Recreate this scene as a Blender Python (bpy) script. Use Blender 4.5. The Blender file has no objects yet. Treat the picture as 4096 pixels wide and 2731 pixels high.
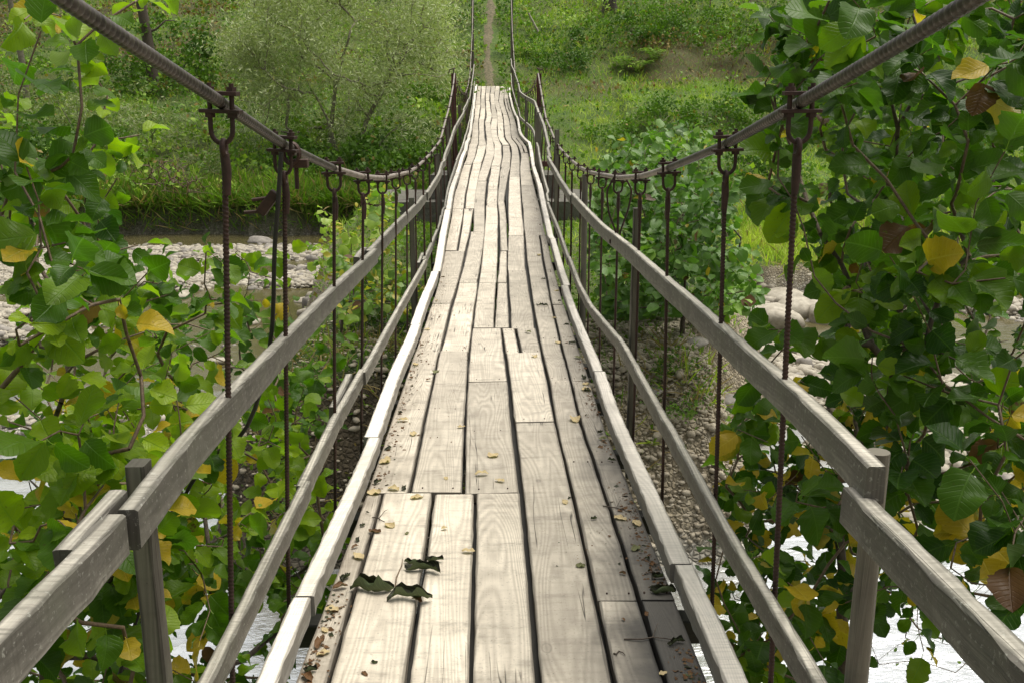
import bpy, math, random
import numpy as np
from mathutils import Vector, Matrix
R = np.random.default_rng(7)
random.seed(7)
scene = bpy.context.scene
COL = scene.collection

# ------------------------------------------------------------------ helpers
def link(o, parent=None):
    COL.objects.link(o)
    if parent is not None: o.parent = parent
    return o

def tag(o, label=None, cat=None, group=None, kind=None):
    if label: o['label'] = label
    if cat: o['category'] = cat
    if group: o['group'] = group
    if kind: o['kind'] = kind
    return o

def empty(name, loc=(0, 0, 0)):
    o = bpy.data.objects.new(name, None); o.location = loc; o.empty_display_size = .1
    return link(o)

def mesh_np(name, verts, faces, mat, parent=None, uv=None, col=None, smooth=True, loc=None, mat2=None, n2=0):
    """verts (n,3); faces (m,k) int array or list of such arrays; uv per vertex (n,2); col per vertex (n,4)"""
    me = bpy.data.meshes.new(name)
    verts = np.asarray(verts, dtype=np.float32)
    fl = faces if isinstance(faces, list) else [faces]
    fl = [np.asarray(f, dtype=np.int32) for f in fl if len(f)]
    nl = sum(f.size for f in fl); nf = sum(len(f) for f in fl)
    me.vertices.add(len(verts)); me.vertices.foreach_set('co', verts.ravel())
    me.loops.add(nl); me.polygons.add(nf)
    li = np.concatenate([f.ravel() for f in fl])
    me.loops.foreach_set('vertex_index', li)
    starts = []; s = 0
    for f in fl:
        k = f.shape[1]; starts.append(s + np.arange(len(f)) * k); s += f.size
    me.polygons.foreach_set('loop_start', np.concatenate(starts).astype(np.int32))
    me.polygons.foreach_set('use_smooth', np.full(nf, smooth, dtype=bool))
    if uv is not None:
        u = me.uv_layers.new(name='UVMap')
        u.data.foreach_set('uv', np.asarray(uv, dtype=np.float32)[li].ravel())
    if col is not None:
        a = me.color_attributes.new('tint', 'FLOAT_COLOR', 'POINT')
        a.data.foreach_set('color', np.asarray(col, dtype=np.float32).ravel())
    me.materials.append(mat)
    if mat2 is not None:
        me.materials.append(mat2); mi = np.zeros(nf, dtype=np.int32); mi[nf - n2:] = 1
        me.polygons.foreach_set('material_index', mi)
    me.update(calc_edges=True); me.validate()
    o = bpy.data.objects.new(name, me)
    if loc is not None: o.location = loc
    return link(o, parent)

class MB:
    """collects tubes / boxes / boards and builds one mesh"""
    def __init__(s): s.v = []; s.f4 = []; s.f3 = []; s.uv = []; s.c = []; s.n = 0
    def add(s, v, f4=None, f3=None, uv=None, edge=None):
        v = np.asarray(v, float); s.v.append(v)
        c_ = np.zeros((len(v), 4)); c_[:, 3] = 1
        if edge is not None: c_[:, 0] = edge
        s.c.append(c_)
        if f4 is not None and len(f4): s.f4.append(np.asarray(f4, int) + s.n)
        if f3 is not None and len(f3): s.f3.append(np.asarray(f3, int) + s.n)
        s.uv.append(np.zeros((len(v), 2)) if uv is None else np.asarray(uv, float)); s.n += len(v)
    def build(s, name, mat, parent=None, smooth=True, loc=None, autosm=False):
        v = np.concatenate(s.v)
        if loc is not None: v = v - np.array(loc)
        fs = []
        if s.f4: fs.append(np.concatenate(s.f4))
        if s.f3: fs.append(np.concatenate(s.f3))
        return mesh_np(name, v, fs, mat, parent, uv=np.concatenate(s.uv), col=np.concatenate(s.c), smooth=smooth, loc=loc)
    def tube(s, pts, rad, n=8, cap=True):
        pts = np.asarray(pts, float); m = len(pts)
        rad = np.full(m, rad) if np.isscalar(rad) else np.asarray(rad, float)
        T = np.gradient(pts, axis=0); T /= np.linalg.norm(T, axis=1)[:, None] + 1e-12
        ref = np.array([0, 0, 1.]) if abs(T[0, 2]) < .9 else np.array([1., 0, 0])
        A = np.zeros_like(pts)
        a = ref - T[0] * (ref @ T[0]); a /= np.linalg.norm(a)
        for i in range(m):
            a = a - T[i] * (a @ T[i]); a /= np.linalg.norm(a) + 1e-12; A[i] = a
        B = np.cross(T, A)
        th = np.linspace(0, 2 * math.pi, n, endpoint=False)
        ring = A[:, None, :] * np.cos(th)[None, :, None] + B[:, None, :] * np.sin(th)[None, :, None]
        v = pts[:, None, :] + ring * (rad[:, None, None] if rad.ndim == 1 else rad[:, :, None])
        L = np.concatenate([[0], np.cumsum(np.linalg.norm(np.diff(pts, axis=0), axis=1))])
        uv = np.stack([np.broadcast_to(th / (2 * math.pi), (m, n)), np.broadcast_to(L[:, None], (m, n))], -1)
        i = np.arange(m - 1)[:, None] * n; j = np.arange(n)[None, :]; j2 = (j + 1) % n
        f = np.stack([i + j, i + j2, i + n + j2, i + n + j], -1).reshape(-1, 4)
        s.add(v.reshape(-1, 3), f4=f, uv=uv.reshape(-1, 2))
        if cap:
            for k, flip in ((0, True), (m - 1, False)):
                c = pts[k]; vv = np.vstack([v[k], c[None]])
                jj = np.arange(n); tri = np.stack([jj, (jj + 1) % n, np.full(n, n)], -1)
                if flip: tri = tri[:, ::-1]
                s.add(vv, f3=tri, uv=np.zeros((n + 1, 2)))
    def board(s, pts, w, h, side=(1, 0, 0), ch=.004, rough=0., seed=0):
        """board swept along pts (centre line); w across 'side', h perpendicular; uv in metres"""
        rg = np.random.default_rng(seed)
        pts = np.asarray(pts, float); m = len(pts)
        T = np.gradient(pts, axis=0); T /= np.linalg.norm(T, axis=1)[:, None]
        S = np.asarray(side, float); S = np.broadcast_to(S, pts.shape)
        S = S - T * np.sum(S * T, axis=1)[:, None]; S /= np.linalg.norm(S, axis=1)[:, None]
        U = np.cross(S, T)
        U *= np.sign(U[0, 2] if abs(U[0, 2]) > .1 else 1)
        w = np.broadcast_to(np.asarray(w, float), (m,)); h = np.broadcast_to(np.asarray(h, float), (m,))
        prof = []
        a = w / 2; b = h / 2
        ei = .013
        P = [(-a, b - ch), (-a + ch, b), (-a + ei, b), (a - ei, b), (a - ch, b), (a, b - ch), (a, -b + ch), (a - ch, -b), (-a + ch, -b), (-a, -b + ch)]
        v = []; uv = []
        L = np.concatenate([[0], np.cumsum(np.linalg.norm(np.diff(pts, axis=0), axis=1))])
        per = 0; last = None
        ew = np.array([1, 1, 0, 0, 1, 1, .6, .6, .6, .6])
        pu = [0, .004, .013, w[0] - .013, w[0], w[0] + .004, w[0] + h[0], w[0] + h[0] + .004, 2 * w[0] + h[0], 2 * w[0] + h[0] + .004]
        for k, (x, y) in enumerate(P):
            x = np.broadcast_to(x, (m,)).copy(); y = np.broadcast_to(y, (m,)).copy()
            if rough and k not in (2, 3): x += rg.normal(0, rough, m); y += rg.normal(0, rough * .5, m)
            v.append(pts + S * x[:, None] + U * y[:, None])
            uv.append(np.stack([np.full(m, pu[k]), L], -1))
        v = np.stack(v, 1); uv = np.stack(uv, 1); n = 10
        i = np.arange(m - 1)[:, None] * n; j = np.arange(n)[None, :]; j2 = (j + 1) % n
        f = np.stack([i + j, i + n + j, i + n + j2, i + j2], -1).reshape(-1, 4)
        s.add(v.reshape(-1, 3), f4=f, uv=uv.reshape(-1, 2), edge=np.tile(ew, m))
        for k in (0, m - 1):
            vv = np.vstack([v[k], v[k].mean(0)[None]]); jj = np.arange(n)
            tri = np.stack([jj, (jj + 1) % n, np.full(n, n)], -1)
            if k: tri = tri[:, ::-1]
            q = np.array([[p[0][0] if np.ndim(p[0]) else p[0], p[1][0] if np.ndim(p[1]) else p[1]] for p in P] + [[0, 0]])
            s.add(vv, f3=tri, uv=q * np.array([1, .02]) + 9, edge=1.)
    def box(s, c, d, M=None):
        c = np.asarray(c, float); d = np.asarray(d, float) / 2
        b = min(.15 * d.min(), .004)
        sg = np.array([[x, y, z] for x in (-1, 1) for y in (-1, 1) for z in (-1, 1)], float)
        # chamfered box: 24 verts
        v = []; idx = {}
        for i, q in enumerate(sg):
            for ax in range(3):
                p = q * (d - b); p[ax] = q[ax] * d[ax]; idx[(i, ax)] = len(v); v.append(p)
        v = np.array(v)
        if M is not None: v = v @ np.asarray(M).T
        f4 = []; f3 = []
        def I(x, y, z): return (x > 0) * 4 + (y > 0) * 2 + (z > 0)
        for ax in range(3):
            o = [k for k in range(3) if k != ax]
            for sx in (-1, 1):
                q = []
                for (a, bb) in ((-1, -1), (1, -1), (1, 1), (-1, 1)):
                    t = [0, 0, 0]; t[ax] = sx; t[o[0]] = a; t[o[1]] = bb; q.append(idx[(I(*t), ax)])
                if (sx > 0) != (ax == 1): pass
                else: q = q[::-1]
                f4.append(q)
        for ax in range(3):
            o = [k for k in range(3) if k != ax]
            for a in (-1, 1):
                for bb in (-1, 1):
                    t0 = [0, 0, 0]; t1 = [0, 0, 0]; t0[ax] = -1; t1[ax] = 1
                    t0[o[0]] = t1[o[0]] = a; t0[o[1]] = t1[o[1]] = bb
                    f4.append([idx[(I(*t0), o[0])], idx[(I(*t1), o[0])], idx[(I(*t1), o[1])], idx[(I(*t0), o[1])]])
        for i in range(8): f3.append([idx[(i, 0)], idx[(i, 1)], idx[(i, 2)]])
        uv = np.stack([v[:, 0] + v[:, 1], v[:, 2] + v[:, 1] * .3], -1)
        s.add(v + c, f4=f4, f3=f3, uv=uv)

# value noise in numpy
_perm = np.random.default_rng(3).random((256, 256))
def vnoise(x, y):
    x = np.asarray(x, float); y = np.asarray(y, float)
    xi = np.floor(x).astype(int); yi = np.floor(y).astype(int); fx = x - xi; fy = y - yi
    fx = fx * fx * (3 - 2 * fx); fy = fy * fy * (3 - 2 * fy)
    g = lambda a, b: _perm[a % 256, b % 256]
    return (g(xi, yi) * (1 - fx) + g(xi + 1, yi) * fx) * (1 - fy) + (g(xi, yi + 1) * (1 - fx) + g(xi + 1, yi + 1) * fx) * fy
def fbm(x, y, o=4):
    s = 0; a = .5; t = 0
    for k in range(o):
        s = s + a * vnoise(x * 2 ** k + 17.3 * k, y * 2 ** k + 9.1 * k); t += a; a *= .5
    return s / t
def sstep(a, b, x):
    t = np.clip((x - a) / (b - a), 0, 1); return t * t * (3 - 2 * t)

# ------------------------------------------------------------------ materials
def newmat(name):
    m = bpy.data.materials.new(name); m.use_nodes = True
    nt = m.node_tree; nt.nodes.clear()
    return m, nt
class NG:
    def __init__(s, nt): s.nt = nt
    def n(s, typ, **kw):
        nd = s.nt.nodes.new(typ)
        for k, v in kw.items():
            if k.startswith('i_'):
                key = k[2:]; key = int(key) if key.isdigit() else key.replace('_', ' ')
                s.put(nd.inputs[key], v)
            else: setattr(nd, k, v)
        return nd
    def put(s, inp, v):
        if isinstance(v, bpy.types.NodeSocket): s.nt.links.new(v, inp)
        elif isinstance(v, bpy.types.Node): s.nt.links.new(v.outputs[0], inp)
        else:
            try: inp.default_value = v
            except Exception: inp.default_value = tuple(v) + (1,)
    def math(s, op, a, b=0., c=0., clamp=False):
        nd = s.nt.nodes.new('ShaderNodeMath'); nd.operation = op; nd.use_clamp = clamp
        s.put(nd.inputs[0], a); s.put(nd.inputs[1], b); s.put(nd.inputs[2], c); return nd.outputs[0]
    def mix(s, f, a, b, mode='MIX'):
        nd = s.nt.nodes.new('ShaderNodeMix'); nd.data_type = 'RGBA'; nd.blend_type = mode
        s.put(nd.inputs[0], f); s.put(nd.inputs[6], a if not isinstance(a, tuple) or len(a) == 4 else a + (1,))
        s.put(nd.inputs[7], b if not isinstance(b, tuple) or len(b) == 4 else b + (1,)); return nd.outputs[2]
    def ramp(s, f, stops, interp='LINEAR'):
        nd = s.nt.nodes.new('ShaderNodeValToRGB'); cr = nd.color_ramp; cr.interpolation = interp
        while len(cr.elements) > 1: cr.elements.remove(cr.elements[-1])
        for k, (p, c) in enumerate(stops):
            e = cr.elements[0] if k == 0 else cr.elements.new(p)
            e.position = p; e.color = (c + (1,)) if isinstance(c, tuple) and len(c) == 3 else ((c, c, c, 1) if not isinstance(c, tuple) else c)
        s.put(nd.inputs[0], f); return nd.outputs[0]
    def noise(s, vec, scale, detail=4, rough=.5, dist=0.):
        nd = s.n('ShaderNodeTexNoise'); s.put(nd.inputs['Vector'], vec); nd.inputs['Scale'].default_value = scale
        nd.inputs['Detail'].default_value = detail; nd.inputs['Roughness'].default_value = rough; nd.inputs['Distortion'].default_value = dist
        return nd.outputs[0]
    def vmath(s, op, a, b=(0, 0, 0)):
        nd = s.nt.nodes.new('ShaderNodeVectorMath'); nd.operation = op; s.put(nd.inputs[0], a); s.put(nd.inputs[1], b); return nd.outputs[0]
    def bump(s, h, strength=.3, dist=.01):
        nd = s.n('ShaderNodeBump'); nd.inputs['Strength'].default_value = strength; nd.inputs['Distance'].default_value = dist
        s.put(nd.inputs['Height'], h); return nd.outputs[0]
    def out(s, sh, disp=None):
        o = s.n('ShaderNodeOutputMaterial'); s.nt.links.new(sh if isinstance(sh, bpy.types.NodeSocket) else sh.outputs[0], o.inputs[0])
    def princ(s, **kw):
        return s.n('ShaderNodeBsdfPrincipled', **kw)

def wood_material(name, light, dark, crack=.6, green=0., grain=1., deck_tone=False, saw_toplit=.0):
    m, nt = newmat(name); g = NG(nt)
    uv = g.n('ShaderNodeUVMap').outputs[0]
    rnd = g.n('ShaderNodeObjectInfo').outputs['Random']
    off = g.n('ShaderNodeCombineXYZ', i_0=g.math('MULTIPLY', rnd, 37.), i_1=g.math('MULTIPLY', rnd, 91.), i_2=g.math('MULTIPLY', rnd, 11.)).outputs[0]
    P = g.vmath('ADD', uv, off)
    # long grain contour lines -> cathedral pattern
    n1 = g.noise(g.vmath('MULTIPLY', P, (5.5, .38, 1)), 1., 2, .4, .25)
    rings = g.math('SINE', g.math('MULTIPLY', n1, 210.))
    rings = g.math('MULTIPLY_ADD', rings, .5, .5)
    fib = g.noise(g.vmath('MULTIPLY', P, (260., 7., 1)), 1., 3, .6)
    fine = g.noise(g.vmath('MULTIPLY', P, (60., 3., 1)), 1., 4, .6)
    blot = g.noise(g.vmath('MULTIPLY', P, (5., 2.2, 1)), 1., 4, .6)
    cross = g.noise(g.vmath('MULTIPLY', P, (2.5, 26., 1)), 1., 3, .6)
    f = g.math('MULTIPLY', rings, .30 * grain)
    f = g.math('MULTIPLY_ADD', fib, .35, f)
    f = g.math('MULTIPLY_ADD', fine, .35, f)
    c = g.ramp(f, [(.30, light), (.78, tuple(.35 * l + .65 * d for l, d in zip(light, dark)))])
    bl = g.ramp(blot, [(.33, 0.), (.62, 1.)])
    c = g.mix(g.math('MULTIPLY', bl, .42), c, dark)
    cb = g.ramp(cross, [(.56, 0.), (.75, 1.)])
    c = g.mix(g.math('MULTIPLY', cb, .28), c, tuple(.75 * d for d in dark))
    # per board tone
    tone = g.math('MULTIPLY_ADD', g.math('FRACT', g.math('MULTIPLY', rnd, 7.13)), .44, .72)
    hsv = g.n('ShaderNodeHueSaturation', i_Color=c, i_Value=tone); c = hsv.outputs[0]
    # knots
    vor = g.n('ShaderNodeTexVoronoi'); g.put(vor.inputs['Vector'], g.vmath('MULTIPLY', P, (6.5, 2.6, 1))); vor.inputs['Scale'].default_value = 1.
    dk = vor.outputs['Distance']
    keep = g.math('GREATER_THAN', g.n('ShaderNodeSeparateColor', i_0=vor.outputs['Color']).outputs[0], .62)
    kring = g.ramp(dk, [(.03, 1.), (.07, .35), (.085, .9), (.11, 0.)])
    kn = g.math('MULTIPLY', kring, keep)
    c = g.mix(g.math('MULTIPLY', kn, .55), c, tuple(.35 * d for d in dark))
    # cracks following the grain
    n2 = g.noise(g.vmath('MULTIPLY', P, (13., .33, 1)), 1., 3, .5, .2)
    ck = g.math('ABSOLUTE', g.math('SUBTRACT', n2, .5))
    where = g.ramp(g.noise(g.vmath('MULTIPLY', P, (4., 1.3, 1)), 1., 2), [(.56, 0.), (.62, 1.)])
    ck = g.math('MULTIPLY', g.ramp(ck, [(.0, 1.), (.004, .7), (.009, 0.)]), where)
    c = g.mix(g.math('MULTIPLY', ck, crack), c, (.03, .025, .02))
    # dark specks
    sp = g.n('ShaderNodeTexVoronoi'); g.put(sp.inputs['Vector'], P); sp.inputs['Scale'].default_value = 38.
    spk = g.math('LESS_THAN', sp.outputs['Distance'], .075)
    c = g.mix(g.math('MULTIPLY', spk, .5), c, (.06, .045, .035))
    geo = g.n('ShaderNodeNewGeometry')
    at = g.n('ShaderNodeAttribute', attribute_name='tint'); edg = g.n('ShaderNodeSeparateColor', i_0=at.outputs['Color']).outputs[0]
    en = g.noise(g.vmath('MULTIPLY', P, (30., 9., 1)), 1., 4, .7)
    ed2 = g.ramp(g.math('MULTIPLY_ADD', edg, .6, g.math('MULTIPLY', en, .5)), [(.42, 0.), (.75, 1.)])
    c = g.mix(g.math('MULTIPLY', ed2, .75), c, tuple(.38 * d for d in dark))
    grime = g.ramp(g.noise(geo.outputs['Position'], 2.3, 6, .7), [(.50, 0.), (.72, 1.)])
    c = g.mix(g.math('MULTIPLY', grime, .38), c, tuple(.55 * d for d in dark))
    if deck_tone:
        tr = g.noise(g.vmath('MULTIPLY', P, (3.2, 13., 1)), 1., 5, .7)
        st = g.noise(geo.outputs['Position'], 6.5, 6, .75)
        dd = g.math('MULTIPLY', g.ramp(tr, [(.48, 0.), (.64, 1.)]), g.ramp(st, [(.42, 0.), (.62, 1.)]))
        c = g.mix(g.math('MULTIPLY', dd, .55), c, tuple(.42 * d for d in dark))
        c = g.mix(g.math('MULTIPLY', g.ramp(g.noise(geo.outputs['Position'], 90., 3, .6), [(.60, 0.), (.68, 1.)]), .35), c, tuple(.4 * d for d in dark))
    if deck_tone:   # darker towards both kerbs and the near end, strongest at near right
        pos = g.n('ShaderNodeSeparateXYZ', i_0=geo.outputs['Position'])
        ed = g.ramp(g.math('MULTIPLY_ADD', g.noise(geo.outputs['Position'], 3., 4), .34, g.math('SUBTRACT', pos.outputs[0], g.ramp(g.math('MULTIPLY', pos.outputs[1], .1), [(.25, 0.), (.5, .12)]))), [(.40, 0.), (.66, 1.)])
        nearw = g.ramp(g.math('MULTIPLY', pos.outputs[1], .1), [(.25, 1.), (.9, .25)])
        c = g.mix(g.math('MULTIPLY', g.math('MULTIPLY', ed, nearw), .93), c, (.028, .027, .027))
        el = g.ramp(g.math('MULTIPLY_ADD', g.noise(geo.outputs['Position'], 4., 4), .2, g.math('MULTIPLY', pos.outputs[0], -1.)), [(.56, 0.), (.74, 1.)])
        c = g.mix(g.math('MULTIPLY', el, .4), c, (.12, .09, .065))
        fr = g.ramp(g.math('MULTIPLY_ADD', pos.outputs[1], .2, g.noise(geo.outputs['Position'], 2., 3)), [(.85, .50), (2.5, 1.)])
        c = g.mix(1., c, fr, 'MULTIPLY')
    if saw_toplit:   # overhead light painted in: upward faces lightened, sides darkened
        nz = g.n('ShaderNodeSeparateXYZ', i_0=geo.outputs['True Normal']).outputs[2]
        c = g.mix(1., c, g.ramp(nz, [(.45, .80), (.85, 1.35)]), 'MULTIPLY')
        sw = g.noise(g.vmath('MULTIPLY', P, (6., 130., 1)), 1., 2, .5)
        swm = g.noise(g.vmath('MULTIPLY', P, (9., 3., 1)), 1., 2, .5)
        c = g.mix(g.math('MULTIPLY', g.math('MULTIPLY', g.ramp(sw, [(.45, 0.), (.62, 1.)]), g.ramp(swm, [(.4, .2), (.6, 1.)])), saw_toplit), c, tuple(.45 * d for d in dark))
        lich = g.noise(geo.outputs['Position'], 70., 4, .75)
        c = g.mix(g.math('MULTIPLY', g.ramp(lich, [(.58, 0.), (.66, 1.)]), saw_toplit * .8), c, (.50, .50, .44))
    if green:
        gn = g.ramp(g.noise(geo.outputs['Position'], 5., 5, .7), [(.45, 0.), (.7, 1.)])
        c = g.mix(g.math('MULTIPLY', gn, green), c, (.14, .15, .10))
    h = g.math('MULTIPLY_ADD', rings, -.25, g.math('MULTIPLY', fib, .35))
    h = g.math('SUBTRACT', h, g.math('MULTIPLY', ck, 1.5))
    h = g.math('SUBTRACT', h, g.math('MULTIPLY', kn, .5))
    b = g.princ(i_Base_Color=c, i_Roughness=.62, i_Normal=g.bump(h, .45, .0035))
    b.inputs['Specular IOR Level'].default_value = .35
    g.out(b); return m

M = {}
M['plank'] = wood_material('weathered_plank', (.78, .70, .575), (.36, .312, .25), 1., deck_tone=True, grain=1.05)
M['kerb'] = wood_material('kerb_wood', (.78, .72, .64), (.50, .46, .40), .5, saw_toplit=.25)
M['rail'] = wood_material('rail_wood', (.50, .465, .395), (.16, .145, .12), .9, green=.3, grain=1.1, saw_toplit=.5)
M['post'] = wood_material('post_wood', (.20, .18, .14), (.08, .07, .055), .6, green=.35)
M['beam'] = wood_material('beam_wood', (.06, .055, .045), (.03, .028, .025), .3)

def rust_material(name, a, b_, metal=.3, rough=.65, sc=60.):
    m, nt = newmat(name); g = NG(nt)
    pos = g.n('ShaderNodeNewGeometry').outputs['Position']
    n = g.noise(pos, sc, 5, .7)
    n2 = g.noise(pos, 9., 3, .5)
    c = g.ramp(g.math('MULTIPLY_ADD', n2, .5, g.math('MULTIPLY', n, .6)), [(.35, a), (.7, b_)])
    b = g.princ(i_Base_Color=c, i_Roughness=rough, i_Metallic=metal, i_Normal=g.bump(n, .5, .002)); g.out(b); return m
M['rust'] = rust_material('rusty_steel', (.022, .013, .010), (.065, .032, .022))
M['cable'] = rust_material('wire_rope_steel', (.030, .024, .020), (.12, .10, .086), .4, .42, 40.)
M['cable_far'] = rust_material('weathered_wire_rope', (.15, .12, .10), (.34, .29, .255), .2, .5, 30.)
M['pylon'] = rust_material('red_oxide_steel', (.07, .022, .018), (.13, .045, .035), .1, .6, 12.)

def simple(name, stops, scale, rough=.8, bump=.3, det=6, dist=.02):
    m, nt = newmat(name); g = NG(nt)
    pos = g.n('ShaderNodeNewGeometry').outputs['Position']
    n = g.noise(pos, scale, det, .65)
    c = g.ramp(n, stops)
    b = g.princ(i_Base_Color=c, i_Roughness=rough, i_Normal=g.bump(n, bump, dist)); g.out(b); return m
M['bark'] = simple('alder_bark', [(.3, (.045, .032, .024)), (.7, (.13, .10, .075))], 45., .8, .5)
M['twig'] = simple('twig_bark', [(.3, (.07, .042, .025)), (.7, (.19, .13, .075))], 60., .6, .3)
M['greybark'] = simple('willow_bark', [(.3, (.12, .105, .07)), (.7, (.28, .25, .18))], 12., .8, .5)
M['concrete'] = simple('old_concrete', [(.3, (.05, .045, .035)), (.5, (.14, .13, .11)), (.7, (.09, .10, .06))], 3.5, .9, .9, 10, .08)
M['stone'] = simple('river_stone', [(.3, (.24, .21, .16)), (.7, (.50, .455, .37))], 7., .75, .5)
M['darkstone'] = simple('grey_river_stone', [(.3, (.13, .115, .10)), (.7, (.34, .31, .27))], 7., .75, .5)
M['gravel'] = simple('gravel_stone', [(.3, (.20, .165, .115)), (.7, (.50, .44, .34))], 6., .85, .5)
M['stump'] = simple('dead_wood', [(.3, (.04, .035, .03)), (.7, (.16, .13, .10))], 14., .9, .7)
M['deadleaf'] = None

def leaf_material(name, greens, yellow, trans=.35, gloss=.38, veins=9., spec=.5, blue=.35):
    """tint attribute: r = green variation, g = yellowing, b = random, a = browning"""
    m, nt = newmat(name); g = NG(nt)
    at = g.n('ShaderNodeAttribute', attribute_name='tint')
    sep = g.n('ShaderNodeSeparateColor', i_0=at.outputs['Color'])
    r, y, bb = sep.outputs[0], sep.outputs[1], sep.outputs[2]; br = at.outputs['Alpha']
    uvs = g.n('ShaderNodeSeparateXYZ', i_0=g.n('ShaderNodeUVMap').outputs[0])
    u, v = uvs.outputs[0], uvs.outputs[1]
    pos = g.n('ShaderNodeNewGeometry').outputs['Position']
    c = g.ramp(r, [(0., greens[0]), (.55, greens[1]), (1., greens[2])])
    au = g.math('ABSOLUTE', u)
    if veins:
        ph = g.math('FRACT', g.math('SUBTRACT', g.math('MULTIPLY', v, veins), g.math('MULTIPLY', au, veins * .32)))
        vd = g.math('ABSOLUTE', g.math('SUBTRACT', ph, .5))
        vein = g.ramp(vd, [(.0, 1.), (.05, .6), (.13, 0.)])
        mid = g.ramp(au, [(.0, 1.), (.025, .8), (.06, 0.)])
        vv = g.math('MAXIMUM', g.math('MULTIPLY', vein, .6), mid)
    n = g.noise(pos, 45., 3, .6)
    n2 = g.noise(pos, 14., 3, .6)
    yc = g.mix(n, yellow[0], yellow[1])
    yf = g.math('ADD', y, g.math('MULTIPLY', g.math('SUBTRACT', n2, .5), .9)); yf = g.ramp(yf, [(.42, 0.), (.62, 1.)])
    c = g.mix(yf, c, yc)
    if veins: c = g.mix(g.math('MULTIPLY', vv, .35), c, g.mix(yf, (.16, .30, .05), (.75, .62, .12)))
    bf = g.ramp(g.math('ADD', br, g.math('MULTIPLY', g.math('SUBTRACT', n, .5), .8)), [(.5, 0.), (.62, 1.)])
    c = g.mix(bf, c, (.13, .065, .025))
    spots = g.ramp(g.noise(pos, 150., 2, .5), [(.66, 0.), (.72, 1.)])
    c = g.mix(g.math('MULTIPLY', spots, .4), c, (.08, .05, .02))
    geo = g.n('ShaderNodeNewGeometry')
    back = geo.outputs['Backfacing']
    cb = g.mix(.35, c, (.22, .30, .13))
    cs = g.mix(back, c, cb)
    h = vv if veins else n
    bn = g.bump(g.math('ADD', g.math('MULTIPLY', h, -1. if veins else .4), g.math('MULTIPLY', n, .4)), .55, .0025)
    p = g.princ(i_Base_Color=cs, i_Roughness=gloss, i_Normal=bn)
    p.inputs['Specular IOR Level'].default_value = spec
    t = g.n('ShaderNodeBsdfTranslucent'); g.put(t.inputs[0], g.mix(1., c, (1.0, 1.25, .45), 'MULTIPLY'))
    mx = g.n('ShaderNodeMixShader', i_0=trans); nt.links.new(p.outputs[0], mx.inputs[1]); nt.links.new(t.outputs[0], mx.inputs[2])
    g.out(mx); return m
YEL = ((.62, .43, .02), (.46, .32, .03))
M['alder'] = leaf_material('alder_leaf', ((.024, .072, .004), (.080, .175, .006), (.28, .40, .010)), YEL, .50, .38, spec=.3)
M['alderlight'] = leaf_material('shrub_leaf', ((.10, .20, .03), (.20, .34, .04), (.36, .48, .07)), ((.55, .50, .04), (.45, .36, .05)), .4, .45, veins=0)
M['alderfar'] = leaf_material('bush_leaf', ((.06, .14, .022), (.12, .25, .03), (.26, .42, .06)), YEL, .38, .42, veins=8.)
M['willow'] = leaf_material('willow_leaf', ((.15, .18, .07), (.30, .34, .15), (.55, .60, .34)), ((.30, .30, .08), (.35, .33, .12)), .3, .55, veins=0, spec=.35)
M['scrub'] = leaf_material('scrub_leaf', ((.05, .115, .010), (.15, .28, .02), (.38, .52, .07)), ((.25, .18, .05), (.30, .22, .06)), .3, .6, veins=0, spec=.3)
M['grass'] = leaf_material('grass_blade', ((.10, .20, .01), (.24, .40, .02), (.48, .58, .07)), ((.34, .27, .10), (.26, .18, .08)), .35, .6, veins=0, spec=.3)
M['deadleaf'] = leaf_material('fallen_leaf', ((.10, .11, .05), (.14, .14, .07), (.2, .2, .1)), ((.50, .37, .19), (.60, .50, .32)), .15, .7, veins=9., spec=.2)
M['darkleaf'] = leaf_material('withered_leaf', ((.018, .016, .010), (.035, .034, .02), (.10, .12, .06)), ((.13, .07, .035), (.10, .05, .03)), .05, .6, veins=9., spec=.3)

# ------------------------------------------------------------------ camera
cam = bpy.data.cameras.new('camera'); cam.lens = 35; cam.sensor_width = 36; cam.clip_end = 2000; cam.clip_start = .05
co = link(bpy.data.objects.new('camera', cam)); co.location = (-.022, 0, 4.2)
co.rotation_euler = (math.radians(90 - 14.5), 0, math.radians(-1.115))
cam.dof.use_dof = False; cam.dof.focus_distance = 8.; cam.dof.aperture_fstop = 9.
scene.camera = co
CAMP = np.array([-.022, 0, 4.2]); _p = math.radians(14.5); _y = math.radians(1.115)
FW = np.array([math.sin(_y) * math.cos(_p), math.cos(_y) * math.cos(_p), -math.sin(_p)]); RT = np.array([math.cos(_y), -math.sin(_y), 0]); UP = np.cross(RT, FW)

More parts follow.
